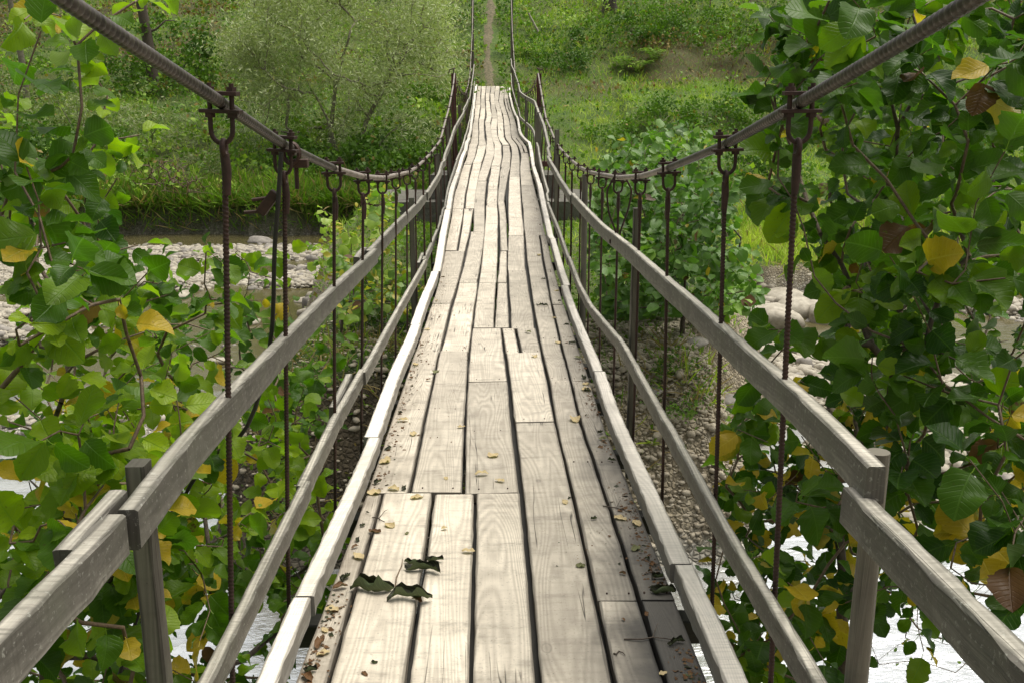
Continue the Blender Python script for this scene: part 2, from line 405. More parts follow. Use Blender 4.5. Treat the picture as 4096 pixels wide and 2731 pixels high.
# ------------------------------------------------------------------ terrain
def hill(Y):
    return np.interp(Y, [0, 28, 43.5, 46, 50, 55, 62, 75, 100, 140, 400], [0, 0, 4.0, 4.95, 6.6, 8.6, 11.2, 15.5, 23, 33, 75])
def H(X, Y):
    X = np.asarray(X, float); Y = np.asarray(Y, float)
    n = fbm(X * .35 + 5, Y * .35, 4) - .5; nf = fbm(X * 1.7, Y * 1.7 + 30, 4) - .5
    bed = -.35 + .25 * n
    # gravel bars
    b1 = sstep(.0, .11, fbm(X * .2 + 3, Y * .5 + 1.2, 3) - np.where(Y > 20.5, .36, .45)) * sstep(-1.5, -3.5, X) * sstep(9, 13, Y) * sstep(27.8, 25.5, Y)
    b2 = sstep(.40, .54, fbm(X * .22 + 8, Y * .45 + 4, 3)) * sstep(3.0, 4.2, X) * sstep(7.6, 10, Y) * sstep(20.0, 18.5, Y)
    z = bed + (.44 + .12 * nf) * np.clip(b1 + b2, 0, 1)
    # near bank the camera-side trees stand on
    nb = sstep(5.2, 3.6, Y + 1.2 * n) 
    z = z * (1 - nb) + (.55 + .5 * n) * nb
    # island below the pylon
    lx = -2.3 + .9 * n - .6 * sstep(12, 20, Y); rx = 2.05 + .8 * n + .9 * sstep(10.5, 12.5, Y)
    isl = sstep(lx - .75, lx + .15, X) * sstep(rx + .9, rx - .2, X) * sstep(7.7, 9.2, Y + .8 * n) * sstep(26.5, 24, Y)
    z = z * (1 - isl) + (1.55 + .35 * n + .12 * nf) * isl
    # far banks
    tl = np.interp(Y, [0, 27.6, 28.6, 33, 40, 43.5, 46, 50, 55, 62, 75, 100, 140, 400], [-9, -9, .8, 1.75, 3.3, 4.0, 4.95, 6.6, 8.6, 11.2, 15.5, 23, 33, 75])
    tr = np.interp(Y, [0, 19, 19.8, 26, 30, 35, 38, 40, 43.5, 46, 50, 55, 62, 75, 100, 140, 400], [-9, -9, .62, .8, 1.5, 2.6, 3.35, 3.75, 4.0, 4.95, 6.6, 8.6, 11.2, 15.5, 23, 33, 75])
    wr = sstep(1.5, 5.5, X + 1.5 * n) * sstep(60, 26, X + 0 * Y) 
    Yn = Y + 1.6 * n
    tl = np.interp(Yn, [0, 27.6, 28.6, 33, 40, 43.5, 46, 50, 55, 62, 75, 100, 140, 400], [-9, -9, .8, 1.75, 3.3, 4.0, 4.95, 6.6, 8.6, 11.2, 15.5, 23, 33, 75])
    Yr = Yn - 2.2 * sstep(7, 12, X)
    tr = np.interp(Yr, [0, 19, 19.8, 26, 30, 35, 38, 40, 43.5, 46, 50, 55, 62, 75, 100, 140, 400], [-9, -9, .62, .8, 1.5, 2.6, 3.35, 3.75, 4.0, 4.95, 6.6, 8.6, 11.2, 15.5, 23, 33, 75])
    far = np.maximum(tl, tr * wr + (-9) * (1 - wr))
    far = far + sstep(40, 47, Y) * sstep(3, 9, X) * (.55 * sstep(44, 46, Y)) + .25 * n + .1 * nf
    flat = sstep(2.2, 1.0, np.abs(X)) * sstep(40.5, 42.5, Y) * sstep(48, 45, Y)
    far = far * (1 - flat) + (np.interp(Y, [40, 42.5, 43.6, 46, 50], [3.3, 3.75, 3.93, 4.9, 6.6])) * flat
    return np.maximum(z, far)

def axis(stops):
    out = []
    for a, b, d in stops: out += list(np.arange(a, b, d))
    out.append(stops[-1][1]); return np.array(out)
gx = axis([(-400, -60, 20), (-60, -20, 1.5), (-20, -8, .35), (-8, 9, .14), (9, 20, .35), (20, 60, 1.5), (60, 400, 20)])
gy = axis([(-100, -10, 10), (-10, 5, .5), (5, 22, .16), (22, 50, .3), (50, 70, .6), (70, 400, 10)])
XX, YY = np.meshgrid(gx, gy); ZZ = H(XX, YY)
nx, ny = len(gx), len(gy)
i = np.arange(ny - 1)[:, None] * nx; j = np.arange(nx - 1)[None, :]
gf = np.stack([i + j, i + j + 1, i + nx + j + 1, i + nx + j], -1).reshape(-1, 4)
gzy, gzx = np.gradient(ZZ, gy, gx); slope = np.hypot(gzx, gzy)
grav = sstep(.35, .2, ZZ) 
soil = sstep(.55, 1.0, slope) * sstep(30, 26, YY)
soil = np.maximum(soil, sstep(10.8, 9.0, YY) * sstep(.2, .5, ZZ) * (XX > 0))
brown = sstep(.47, .62, fbm(XX * .25 + 40, YY * .4, 4)) * sstep(39, 45, YY)
brown = np.maximum(brown, sstep(.5, .6, fbm(XX * .3, YY * .5 + 7, 4)) * .5)
mm, nt = newmat('ground'); g = NG(nt)
at = g.n('ShaderNodeAttribute', attribute_name='tint'); sp = g.n('ShaderNodeSeparateColor', i_0=at.outputs['Color'])
pos = g.n('ShaderNodeNewGeometry').outputs['Position']
n = g.noise(pos, 1.3, 6, .7); n5 = g.noise(pos, 9., 5, .7)
gr = g.ramp(g.math('MULTIPLY_ADD', n5, .5, g.math('MULTIPLY', n, .5)), [(.35, (.03, .06, .01)), (.5, (.09, .16, .02)), (.65, (.20, .26, .04))])
gr = g.mix(g.math('MULTIPLY', sp.outputs[2], g.ramp(n5, [(.4, .3), (.6, 1.)])), gr, (.11, .075, .035))
vo = g.n('ShaderNodeTexVoronoi'); g.put(vo.inputs['Vector'], pos); vo.inputs['Scale'].default_value = 19.
vo2 = g.n('ShaderNodeTexVoronoi', feature='DISTANCE_TO_EDGE'); g.put(vo2.inputs['Vector'], pos); vo2.inputs['Scale'].default_value = 19.
pc = g.ramp(g.n('ShaderNodeSeparateColor', i_0=vo.outputs['Color']).outputs[0], [(0., (.20, .18, .14)), (.4, (.40, .37, .31)), (1., (.62, .59, .52))])
pc = g.mix(g.ramp(vo2.outputs[0], [(0., .6), (.10, 0.)]), pc, (.12, .10, .075))
so = g.ramp(g.noise(pos, 7., 8, .75), [(.35, (.13, .105, .07)), (.5, (.36, .30, .205)), (.65, (.52, .45, .33))])
so = g.mix(g.math('MULTIPLY', g.ramp(g.noise(pos, 3., 3), [(.45, 0.), (.55, 1.)]), .3), so, g.mix(1., pc, (.62, .56, .45), 'MULTIPLY'))
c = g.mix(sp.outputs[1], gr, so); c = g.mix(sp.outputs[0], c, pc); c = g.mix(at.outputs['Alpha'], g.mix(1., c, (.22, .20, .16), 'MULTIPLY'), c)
hh = g.math('ADD', g.math('MULTIPLY', n5, .6), g.math('MULTIPLY', g.ramp(vo2.outputs[0], [(0., 0.), (.25, 1.)]), .8))
g.out(g.princ(i_Base_Color=c, i_Roughness=.9, i_Normal=g.bump(hh, .8, .05)))
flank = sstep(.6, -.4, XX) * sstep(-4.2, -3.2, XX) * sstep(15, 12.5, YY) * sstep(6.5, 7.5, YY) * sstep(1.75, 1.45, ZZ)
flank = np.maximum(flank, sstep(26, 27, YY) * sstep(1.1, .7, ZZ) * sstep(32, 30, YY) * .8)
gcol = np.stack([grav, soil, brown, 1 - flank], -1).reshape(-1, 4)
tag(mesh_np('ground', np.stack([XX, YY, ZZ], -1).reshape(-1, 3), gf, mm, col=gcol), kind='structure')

# water
mw, nt = newmat('river_water'); g = NG(nt)
pos = g.n('ShaderNodeNewGeometry').outputs['Position']
sx = g.n('ShaderNodeSeparateXYZ', i_0=pos)
n1 = g.noise(g.vmath('MULTIPLY', pos, (1.0, 2.4, 1)), 2.2, 5, .6, .6); n2 = g.noise(g.vmath('MULTIPLY', pos, (1., 2., 1)), 14., 3, .6, .5)
rip = g.math('MULTIPLY_ADD', n2, .3, n1)
nearw = g.ramp(g.math('MULTIPLY_ADD', g.math('SUBTRACT', n1, .5), .5, g.math('MULTIPLY', sx.outputs[1], .05)), [(.45, 1.), (.70, 0.)])
sky_glare = g.math('MULTIPLY', g.ramp(rip, [(.45, .15), (.80, 1.)]), nearw)  # white reflection of the sky painted into the near water colour
wc = g.mix(sky_glare, g.mix(n1, (.06, .055, .02), (.13, .11, .05)), (.75, .76, .76))
pb = g.princ(i_Base_Color=wc, i_Roughness=g.math('MULTIPLY_ADD', sky_glare, .25, .07), i_Normal=g.bump(rip, .2, .03))
pb.inputs['IOR'].default_value = 1.33; pb.inputs['Specular IOR Level'].default_value = .7
gl = g.n('ShaderNodeBsdfGlossy', i_Color=(.95, .97, 1, 1), i_Roughness=.15, i_Normal=g.bump(rip, .35, .05))
mx = g.n('ShaderNodeMixShader', i_0=g.math('MULTIPLY_ADD', nearw, .62, .02)); nt.links.new(pb.outputs[0], mx.inputs[1]); nt.links.new(gl.outputs[0], mx.inputs[2])
g.out(mx)
tag(mesh_np('water', [(-400, -100, 0), (400, -100, 0), (400, 60, 0), (-400, 60, 0)], np.array([[0, 1, 2, 3]]), mw), kind='structure')

# path beyond the bridge
py = np.arange(43.7, 75, .25); pv = []; 
for y in py:
    cxp = -.12 + .12 * math.sin(y * .5) + (y - 44) * -.012; w = .17 + .05 * math.sin(y * 1.7) + .12 * random.random(); cxp += .10 * random.random()
    for k in (-1, -.4, .4, 1): pv.append((cxp + k * w, y))
pv = np.array(pv); pz = H(pv[:, 0], pv[:, 1]) + .03 - .05 * (np.abs(np.tile([-1, -.4, .4, 1], len(py))) > .9)
i = np.arange(len(py) - 1)[:, None] * 4; j = np.arange(3)[None, :]
pf = np.stack([i + j, i + j + 1, i + 5 + j, i + 4 + j], -1).reshape(-1, 4)
M['path'] = simple('dirt_path', [(.35, (.06, .06, .025)), (.6, (.17, .14, .08))], 9., .95, .8)
tag(mesh_np('path', np.column_stack([pv, pz]), pf, M['path']), kind='structure')

# ------------------------------------------------------------------ the bridge
deckY = np.array([-3, 0, 2.6, 3.86, 4.89, 5.48, 6.34, 7.97, 10.18, 12.85, 14.86, 19.69, 26.1, 34.56, 39.5, 43.15])
deckZ = np.array([2.78, 2.62, 2.482, 2.391, 2.325, 2.30, 2.285, 2.235, 2.195, 2.395, 2.585, 2.80, 2.93, 3.335, 3.80, 4.07])
deckX = np.array([0, 0, -.004, .004, 0, -.005, .006, .015, .032, .035, .02, .085, .07, .01, 0, 0])
fy = np.arange(-3, 43.3, .1)
def smooth(a, k):
    ke = np.hanning(k + 2)[1:-1]; ke /= ke.sum(); p = np.pad(a, k // 2, mode='reflect', reflect_type='odd'); return np.convolve(p, ke, 'valid')[:len(a)]
_dz = smooth(np.interp(fy, deckY, deckZ), 21); _dx = smooth(np.interp(fy, deckY, deckX), 15)
_dz = _dz + .005 * np.sin(fy * 2.1) * (fy > 5) + .03 * np.sin(fy * .9 + 1) * (fy > 22)
def DZ(y): return np.interp(y, fy, _dz)
def DX(y): return np.interp(y, fy, _dx)
def warp(y, u):   # sideways sway of the right half far away
    return DX(y) + .028 * np.sin(y * .62 + .5) * sstep(12, 20, y) * (.5 + u / 1.4)

bridge = empty('footbridge', (0, 0, 0))
tag(bridge, 'long narrow suspension footbridge of weathered planks hung from rusty wire ropes', 'footbridge')
pl_id = 0
def plank(y0, y1, a0, a1, b0, b1, tl=0.):
    """plank between y0 and y1 with left edge a0->a1 and right edge b0->b1"""
    global pl_id; pl_id += 1
    m = max(3, int((y1 - y0) / (.12 if y1 < 14 else .3)))
    y = np.linspace(y0 + .006, y1 - .006, m); t = (y - y0) / (y1 - y0)
    g_ = .0078 if y0 < 8 else .009
    a = a0 + (a1 - a0) * t + g_; b = b0 + (b1 - b0) * t - g_
    rg = np.random.default_rng(pl_id * 13)
    wob = .006 * np.interp(y, np.arange(-4, 46, .8), rg.normal(0, 1, len(np.arange(-4, 46, .8)))) * sstep(3, 9, y)
    c = (a + b) / 2; c = c + wob * .6
    w = b - a
    z = DZ(y) - .0225 + rg.uniform(-.004, .004) + rg.uniform(-.006, .006) * (t - .5) + .004 * np.sin(t * 6 + rg.uniform(0, 6)) * (y > 5)
    pts = np.column_stack([warp(y, c) + c, y, z])
    roll = rg.uniform(-.02, .02)
    B = MB(); B.board(pts, w, .045, side=(1, 0, roll), ch=.003, rough=.0013 if y0 < 10 else .0025, seed=pl_id)
    nf0 = (sum(len(q) for q in B.f4) , sum(len(q) for q in B.f3))
    N = MB()
    if y0 < 16:
        for yy in ([y0 + .06, y1 - .06] if y1 - y0 < 2 else [y0 + .06, (y0 + y1) / 2, y1 - .06]):
            if yy < 1.8: continue
            for s in (.22, .78):
                i = int(np.argmin(abs(y - yy))); x = pts[i, 0] + (s - .5) * w[i] + rg.uniform(-.01, .01); zz = pts[i, 2] + .0235 + (s - .5) * w[i] * roll
                N.tube([(x, yy, zz - .004), (x, yy, zz + .0006)], .0038, 7)
    if N.v:
        V1 = np.concatenate(B.v); V2 = np.concatenate(N.v); k = len(V1)
        F = [np.concatenate(B.f4), np.concatenate(B.f3), np.concatenate(N.f4) + k, np.concatenate(N.f3) + k]
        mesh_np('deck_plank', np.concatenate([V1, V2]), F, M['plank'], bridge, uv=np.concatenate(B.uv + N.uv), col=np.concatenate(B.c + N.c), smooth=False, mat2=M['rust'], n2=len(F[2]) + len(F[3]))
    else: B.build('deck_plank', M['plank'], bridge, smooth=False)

PL = [(-3, 4.3, -.62, -.62, -.43, -.54), (-3, 4.3, -.43, -.54, -.20, -.305), (-3, 4.3, -.20, -.305, -.02, -.112), (-3, 4.3, -.02, -.112, .14, .10),
      (-3, 5.48, .14, .10, .318, .342), (-3, 3.15, .318, .336, .48, .488), (-3, 3.15, .48, .488, .62, .62),
      (3.15, 6.34, .336, .340, .488, .485), (3.15, 6.34, .488, .485, .62, .62),
      (4.3, 7.2, -.62, -.62, -.415, -.43), (4.3, 7.2, -.415, -.43, -.166, -.21), (4.3, 6.34, -.166, -.20, .10, .075),
      (5.48, 7.15, .10, .058, .342, .325), (6.34, 8.05, -.20, -.217, .075, .034), (7.15, 8.05, .058, .034, .17, .147), (7.15, 8.05, .17, .147, .325, .315),
      (6.34, 9.0, .338, .325, .485, .50), (6.34, 9.0, .485, .50, .62, .62),
      (7.2, 9.1, -.62, -.62, -.43, -.43), (7.2, 10.1, -.43, -.41, -.21, -.205), (8.05, 10.1, -.217, -.205, -.03, -.012), (8.05, 10.1, -.03, -.012, .105, .10), (8.05, 10.7, .105, .10, .315, .31),
      (9.0, 12.4, .320, .34, .50, .53), (9.0, 12.4, .50, .53, .62, .62), (9.1, 11.6, -.62, -.62, -.43, -.375),
      (10.1, 12.6, -.41, -.34, -.205, -.15), (10.1, 14.2, -.205, -.15, -.012, .03), (10.1, 11.6, -.012, .03, .10, .12), (10.7, 12.4, .10, .13, .31, .34)]
PL += [(11.6, 14.0, -.62, -.62, -.47, -.45), (11.6, 14.0, -.47, -.455, -.372, -.31)]
for a in PL: plank(*a)
rp = np.random.default_rng(21)
starts = [14.0, 14.0, 12.6, 14.2, 11.6, 12.4, 12.4]
edges0 = [-.62, -.455, -.31, -.15, .03, .13, .34, .62]
def ledge(k, y):
    if k == 0: return -.62
    if k == 7: return .62
    e_ = edges0[k] + (-.62 + 1.24 * k / 7 - edges0[k]) * float(sstep(12, 20, y))
    return e_ + (.03 * math.sin(y * .55 + k * .6) + .012 * math.sin(y * 1.7 + k)) * float(sstep(12, 16, y))
for k in range(7):
    y = starts[k]; first = True
    while y < 43.0:
        L = rp.uniform(3.0, 5.0); y2 = min(y + L, 43.15)
        if 43.15 - y2 < 1.3: y2 = 43.15
        if rp.random() < .15 and k == 6:
            t = .5
            m0 = (ledge(k, y) + ledge(k + 1, y)) / 2; m1 = (ledge(k, y2) + ledge(k + 1, y2)) / 2
            plank(y, y2, ledge(k, y), ledge(k, y2), m0, m1); plank(y, y2, m0, m1, ledge(k + 1, y), ledge(k + 1, y2))
        else: plank(y, y2, ledge(k, y), ledge(k, y2), ledge(k + 1, y), ledge(k + 1, y2))
        y = y2

def track(pts, y):
    pts = np.array(pts); o = np.argsort(pts[:, 0]); return np.interp(y, pts[o, 0], pts[o, 1])
def run_board(name, mat, y0, y1, xf, zf, w, h, seed=0, rough=.0015, tilt=0., roughbig=False, parent=None):
    st = .06 if y0 < 6 else .15
    y = np.linspace(y0, y1, max(3, int((y1 - y0) / st)))
    x = np.array([xf(q) for q in y]); z = np.array([zf(q) for q in y])
    B = MB(); B.board(np.column_stack([x, y, z]), w, h, side=(1, 0, tilt), ch=.004, rough=rough, seed=seed)
    return B.build(name, mat, parent or bridge, smooth=False)

# kerb boards: one on each side, jointed
kl = [(-2.5, 3.05), (3.05, 5.0), (5.0, 7.9), (7.9, 10.4), (10.4, 13.6), (13.6, 17.), (17., 20.4), (20.4, 24.3), (24.3, 29), (29, 34), (34, 39), (39, 43.1)]
for n_, (a, b) in enumerate(kl):
    rg = np.random.default_rng(n_)
    s0, s1, w0 = rg.uniform(-.012, .012), rg.uniform(-.012, .012), rg.uniform(.06, .085)
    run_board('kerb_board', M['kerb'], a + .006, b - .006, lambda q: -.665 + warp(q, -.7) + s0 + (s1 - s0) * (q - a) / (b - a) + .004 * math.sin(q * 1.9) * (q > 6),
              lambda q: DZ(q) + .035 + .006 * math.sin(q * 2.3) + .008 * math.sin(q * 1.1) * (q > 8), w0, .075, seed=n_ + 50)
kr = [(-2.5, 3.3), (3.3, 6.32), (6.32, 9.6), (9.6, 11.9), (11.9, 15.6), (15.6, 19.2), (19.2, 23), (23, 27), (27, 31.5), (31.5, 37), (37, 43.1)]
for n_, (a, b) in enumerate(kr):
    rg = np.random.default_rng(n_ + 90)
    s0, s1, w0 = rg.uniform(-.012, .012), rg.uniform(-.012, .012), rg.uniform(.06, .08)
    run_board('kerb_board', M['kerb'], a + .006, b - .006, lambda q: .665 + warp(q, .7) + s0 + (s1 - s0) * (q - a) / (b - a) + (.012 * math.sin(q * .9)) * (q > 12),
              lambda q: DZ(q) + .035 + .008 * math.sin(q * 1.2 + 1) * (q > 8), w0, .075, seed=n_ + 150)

# handrails: measured inner top edge heights
TL = [(-.5, 3.49), (1.23, 3.44), (1.8, 3.41), (2.03, 3.43), (2.62, 3.41), (4.39, 3.34), (5.84, 3.26), (7.86, 3.18), (9.72, 3.10), (11, 3.07), (13.07, 3.07), (14.14, 3.17), (15.85, 3.29), (17.43, 3.47), (19.5, 3.56), (21.5, 3.60), (23.7, 3.68), (30.6, 3.85), (36.4, 4.28), (41.5, 4.95)]
ML = [(-.5, 2.92), (2.21, 2.81), (3.33, 2.78), (4.23, 2.77), (5.05, 2.73), (6.74, 2.63), (9.22, 2.51), (10.9, 2.42), (13.2, 2.40), (15.38, 2.69), (17.48, 2.86), (19.75, 2.92), (23.38, 3.0), (25.35, 3.10), (32.2, 3.25), (36, 3.5), (41.5, 4.3)]
TR = [(-.5, 3.49), (1.19, 3.43), (1.87, 3.43), (2.35, 3.455), (2.83, 3.43), (3.7, 3.40), (5.34, 3.33), (6.81, 3.25), (9.38, 3.19), (10.81, 3.20), (11.9, 3.24), (13.38, 3.27), (14.32, 3.40), (15.27, 3.60), (17.34, 3.77), (20.1, 3.87), (23.3, 3.88), (27.95, 3.97), (31.6, 4.23), (35.5, 4.67), (39.7, 5.0), (42.5, 5.2)]
MR = [(-.5, 2.98), (2.0, 2.88), (2.83, 2.83), (3.72, 2.81), (4.48, 2.79), (5.5, 2.76), (7.37, 2.58), (8.41, 2.54), (9.65, 2.56), (11.24, 2.65), (13.5, 2.67), (15.16, 2.88), (16.39, 3.03), (17.26, 3.17), (20.2, 3.27), (23.94, 3.30), (28.86, 3.32), (33, 3.6), (39.7, 4.4), (42.5, 4.6)]
def rails(tr, side, cuts, h, w, offs, nm):
    h *= .86; w *= .88
    y = np.arange(-.5, 43, .1); zz = smooth(track(tr, y), 5)
    for n_, ((a, b), of) in enumerate(zip(cuts, offs)):
        rg = np.random.default_rng(n_ * 7 + int(side * 3) + 40 + len(nm))
        dz = rg.uniform(-.008, .008)
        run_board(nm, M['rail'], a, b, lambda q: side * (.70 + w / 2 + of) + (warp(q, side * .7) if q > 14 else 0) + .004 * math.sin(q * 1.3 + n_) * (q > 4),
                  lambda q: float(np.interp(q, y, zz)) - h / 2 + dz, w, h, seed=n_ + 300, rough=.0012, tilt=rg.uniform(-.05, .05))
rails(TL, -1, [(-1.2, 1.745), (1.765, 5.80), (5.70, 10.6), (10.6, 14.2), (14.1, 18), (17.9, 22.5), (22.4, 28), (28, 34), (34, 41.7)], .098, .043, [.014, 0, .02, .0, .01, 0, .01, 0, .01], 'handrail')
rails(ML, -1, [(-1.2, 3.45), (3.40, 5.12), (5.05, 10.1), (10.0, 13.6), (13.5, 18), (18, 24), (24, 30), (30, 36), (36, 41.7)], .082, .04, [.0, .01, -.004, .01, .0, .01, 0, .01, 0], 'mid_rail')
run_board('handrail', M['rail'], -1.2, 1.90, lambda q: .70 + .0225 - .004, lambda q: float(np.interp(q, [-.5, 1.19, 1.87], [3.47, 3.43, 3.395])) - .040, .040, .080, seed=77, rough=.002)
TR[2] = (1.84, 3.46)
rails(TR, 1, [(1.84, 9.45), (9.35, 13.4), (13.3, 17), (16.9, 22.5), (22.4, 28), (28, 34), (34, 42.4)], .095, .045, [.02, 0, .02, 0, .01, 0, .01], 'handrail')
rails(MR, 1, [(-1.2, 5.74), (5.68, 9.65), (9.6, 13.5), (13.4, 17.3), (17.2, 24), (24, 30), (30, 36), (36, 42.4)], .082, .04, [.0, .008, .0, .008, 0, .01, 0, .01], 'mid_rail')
# short splice pieces
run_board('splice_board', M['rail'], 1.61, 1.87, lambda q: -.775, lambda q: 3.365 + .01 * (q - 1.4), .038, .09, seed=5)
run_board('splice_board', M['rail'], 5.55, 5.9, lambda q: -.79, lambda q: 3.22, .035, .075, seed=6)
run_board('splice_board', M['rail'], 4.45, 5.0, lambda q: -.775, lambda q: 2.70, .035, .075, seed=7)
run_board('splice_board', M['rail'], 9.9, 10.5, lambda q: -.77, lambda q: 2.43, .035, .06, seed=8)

# rail posts
def post(x, y, z0, z1, w, d, lean=0., rnd=False, mat='post', name='rail_post'):
    B = MB()
    z = np.linspace(z0, z1, 12); pts = np.column_stack([x + lean * (z - z0), np.full(12, y), z])
    if rnd: B.tube(pts, w / 2 * (1 + .04 * np.sin(z * 9)), 12)
    else:
        B.board(pts, w, d, side=(1, 0, 0), ch=.004, rough=.0012, seed=int(y * 10))
    return B.build(name, M[mat], bridge, smooth=rnd)
post(-.775, 1.99, 2.1, 3.425, .042, .05)
post(.80, 1.985, 2.1, 3.44, .05, .05, rnd=True)
post(.795, 5.62, 1.9, 3.52, .042, .05)
post(.80, 8.9, 1.9, 3.42, .055, .06, rnd=True)
post(.82, 13.2, 2.0, 3.62, .06, .06)
post(-.80, 9.6, 1.9, 3.14, .05, .05)
post(-.80, 14.3, 2.2, 3.24, .06, .05)
post(.79, 17.9, 2.4, 3.80, .12, .025)
post(-.80, 18.2, 2.4, 3.6, .08, .025)
post(-.80, 24.5, 2.8, 3.7, .07, .06); post(.80, 24.5, 2.8, 3.9, .07, .06)
post(-.80, 31.5, 3.0, 3.95, .07, .06); post(.80, 31.5, 3.0, 4.25, .07, .06)
post(-.78, 38, 3.4, 4.6, .07, .06); post(.78, 38, 3.4, 4.9, .07, .06)

# main cables
cy = np.array([-3, 1.61, 2.471, 3.232, 4.278, 5.229, 6.219, 7.163, 8.17, 9.202, 10.321, 11.446, 12.635, 13.953, 15.109, 16.292, 17.483, 18.555, 19.642, 20.72])
cz = np.array([5.4, 4.325, 4.156, 4.013, 3.853, 3.732, 3.635, 3.57, 3.50, 3.451, 3.431, 3.417, 3.424, 3.441, 3.536, 3.638, 3.786, 3.956, 4.168, 4.404])
cw = np.array([.70, .70, .70, .71, .715, .725, .735, .74, .75, .76, .765, .775, .78, .79, .80, .805, .815, .825, .83, .84])
ccx = np.array([.02, .024, .029, .021, .018, .032, .032, .027, .031, .032, .032, .038, .039, .052, .049, .038, .054, .059, .069, .066])
cy2 = np.array([20.72, 22, 24, 27, 29.4, 33, 36.6, 39, 41.7, 44.6]); cz2 = np.array([4.404, 4.20, 4.05, 3.94, 3.90, 4.1, 4.55, 5.3, 6.27, 7.8])
cw2 = np.array([.84, .84, .835, .825, .82, .81, .80, .80, .80, .81]); cx2 = np.array([.066, .066, .06, .05, .03, .01, 0, 0, 0, 0])
AY = np.concatenate([cy, cy2[1:]]); AZ = np.concatenate([cz, cz2[1:]]); AW = np.concatenate([cw, cw2[1:]]); AX = np.concatenate([ccx, cx2[1:]])
yy = np.arange(-3, 44.62, .05)
q1 = yy <= 20.72
def sm2(v): 
    a = smooth(v[q1], 13); b = smooth(v[~q1], 27); return np.concatenate([a, b])
CZs = sm2(np.interp(yy, AY, AZ)); CWs = smooth(np.interp(yy, AY, AW), 13); CXs = smooth(np.interp(yy, AY, AX), 31)
def cab(y, side): return np.stack([np.interp(y, yy, CXs) + side * np.interp(y, yy, CWs), np.broadcast_to(y, np.shape(y)), np.interp(y, yy, CZs)], -1)
for side in (-1, 1):
    # near part with its wire wrapping modelled, the rest smooth
    y = np.arange(-.6, 4.28, .0022); pts = cab(y, side)
    n = 14; th = np.linspace(0, 2 * math.pi, n, endpoint=False)
    ph = (y[:, None] / .021) * 2 * math.pi + side * th[None, :]
    rad = .0138 + .0030 * (np.abs(np.sin(ph / 2)) ** .8 - .5) 
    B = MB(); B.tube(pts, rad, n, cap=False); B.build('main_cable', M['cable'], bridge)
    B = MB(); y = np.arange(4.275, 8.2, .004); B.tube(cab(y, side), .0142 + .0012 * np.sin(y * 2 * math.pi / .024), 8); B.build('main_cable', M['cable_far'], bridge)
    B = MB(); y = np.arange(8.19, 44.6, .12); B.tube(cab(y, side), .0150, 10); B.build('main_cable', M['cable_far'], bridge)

# hangers: rod with its shackle, plates and nuts
hy1 = [.9, 2.471, 3.232, 4.278, 5.229, 6.219, 7.163, 8.17, 9.202, 10.321, 11.446, 12.635, 13.953, 15.109, 16.292, 17.483, 18.555, 19.642]
hy2 = list(np.linspace(21.9, 41.3, 19))
def clamp_parts(rod, side, slope, detail, seed):
    """local to cable point; plates lie square to the cable"""
    rg = np.random.default_rng(seed)
    tw = rg.uniform(-.25, .25); cs, sn = math.cos(tw), math.sin(tw)
    Mz = np.array([[cs, -sn, 0], [sn, cs, 0], [0, 0, 1]])
    tl = rg.uniform(-.08, .08); Mx = np.array([[math.cos(tl), 0, -math.sin(tl)], [0, 1, 0], [math.sin(tl), 0, math.cos(tl)]])
    MM_ = Mz @ Mx
    def ml(B, nm, sm=False):
        for k in range(len(B.v)): B.v[k] = B.v[k] @ MM_.T
        return B.build(nm, M['rust'], rod, smooth=sm)
    B = MB(); B.box((0, 0, .021), (.088, .030, .010)); ml(B, 'clamp_plate')
    B = MB(); B.box((0, 0, -.021), (.100, .030, .009)); ml(B, 'clamp_plate')
    a = .0275
    th = np.linspace(0, math.pi, 12)
    pts = [(-a, 0, .045)] + [(-a, 0, z) for z in np.linspace(.03, -.06, 5)] + [(-a * math.cos(t), 0, -.065 - a * 1.15 * math.sin(t)) for t in th[1:-1]] + [(a, 0, z) for z in np.linspace(-.06, .03, 5)] + [(a, 0, .045)]
    B = MB(); B.tube(pts, .0062, 8); ml(B, 'u_bolt', True)
    if detail:
        for s in (-1, 1):
            for z, hh in ((.031, .011), (-.031, .010)):
                B = MB(); B.tube([(s * a, 0, z - hh / 2), (s * a, 0, z + hh / 2)], .0130, 6); ml(B, 'nut')
hang_id = 0
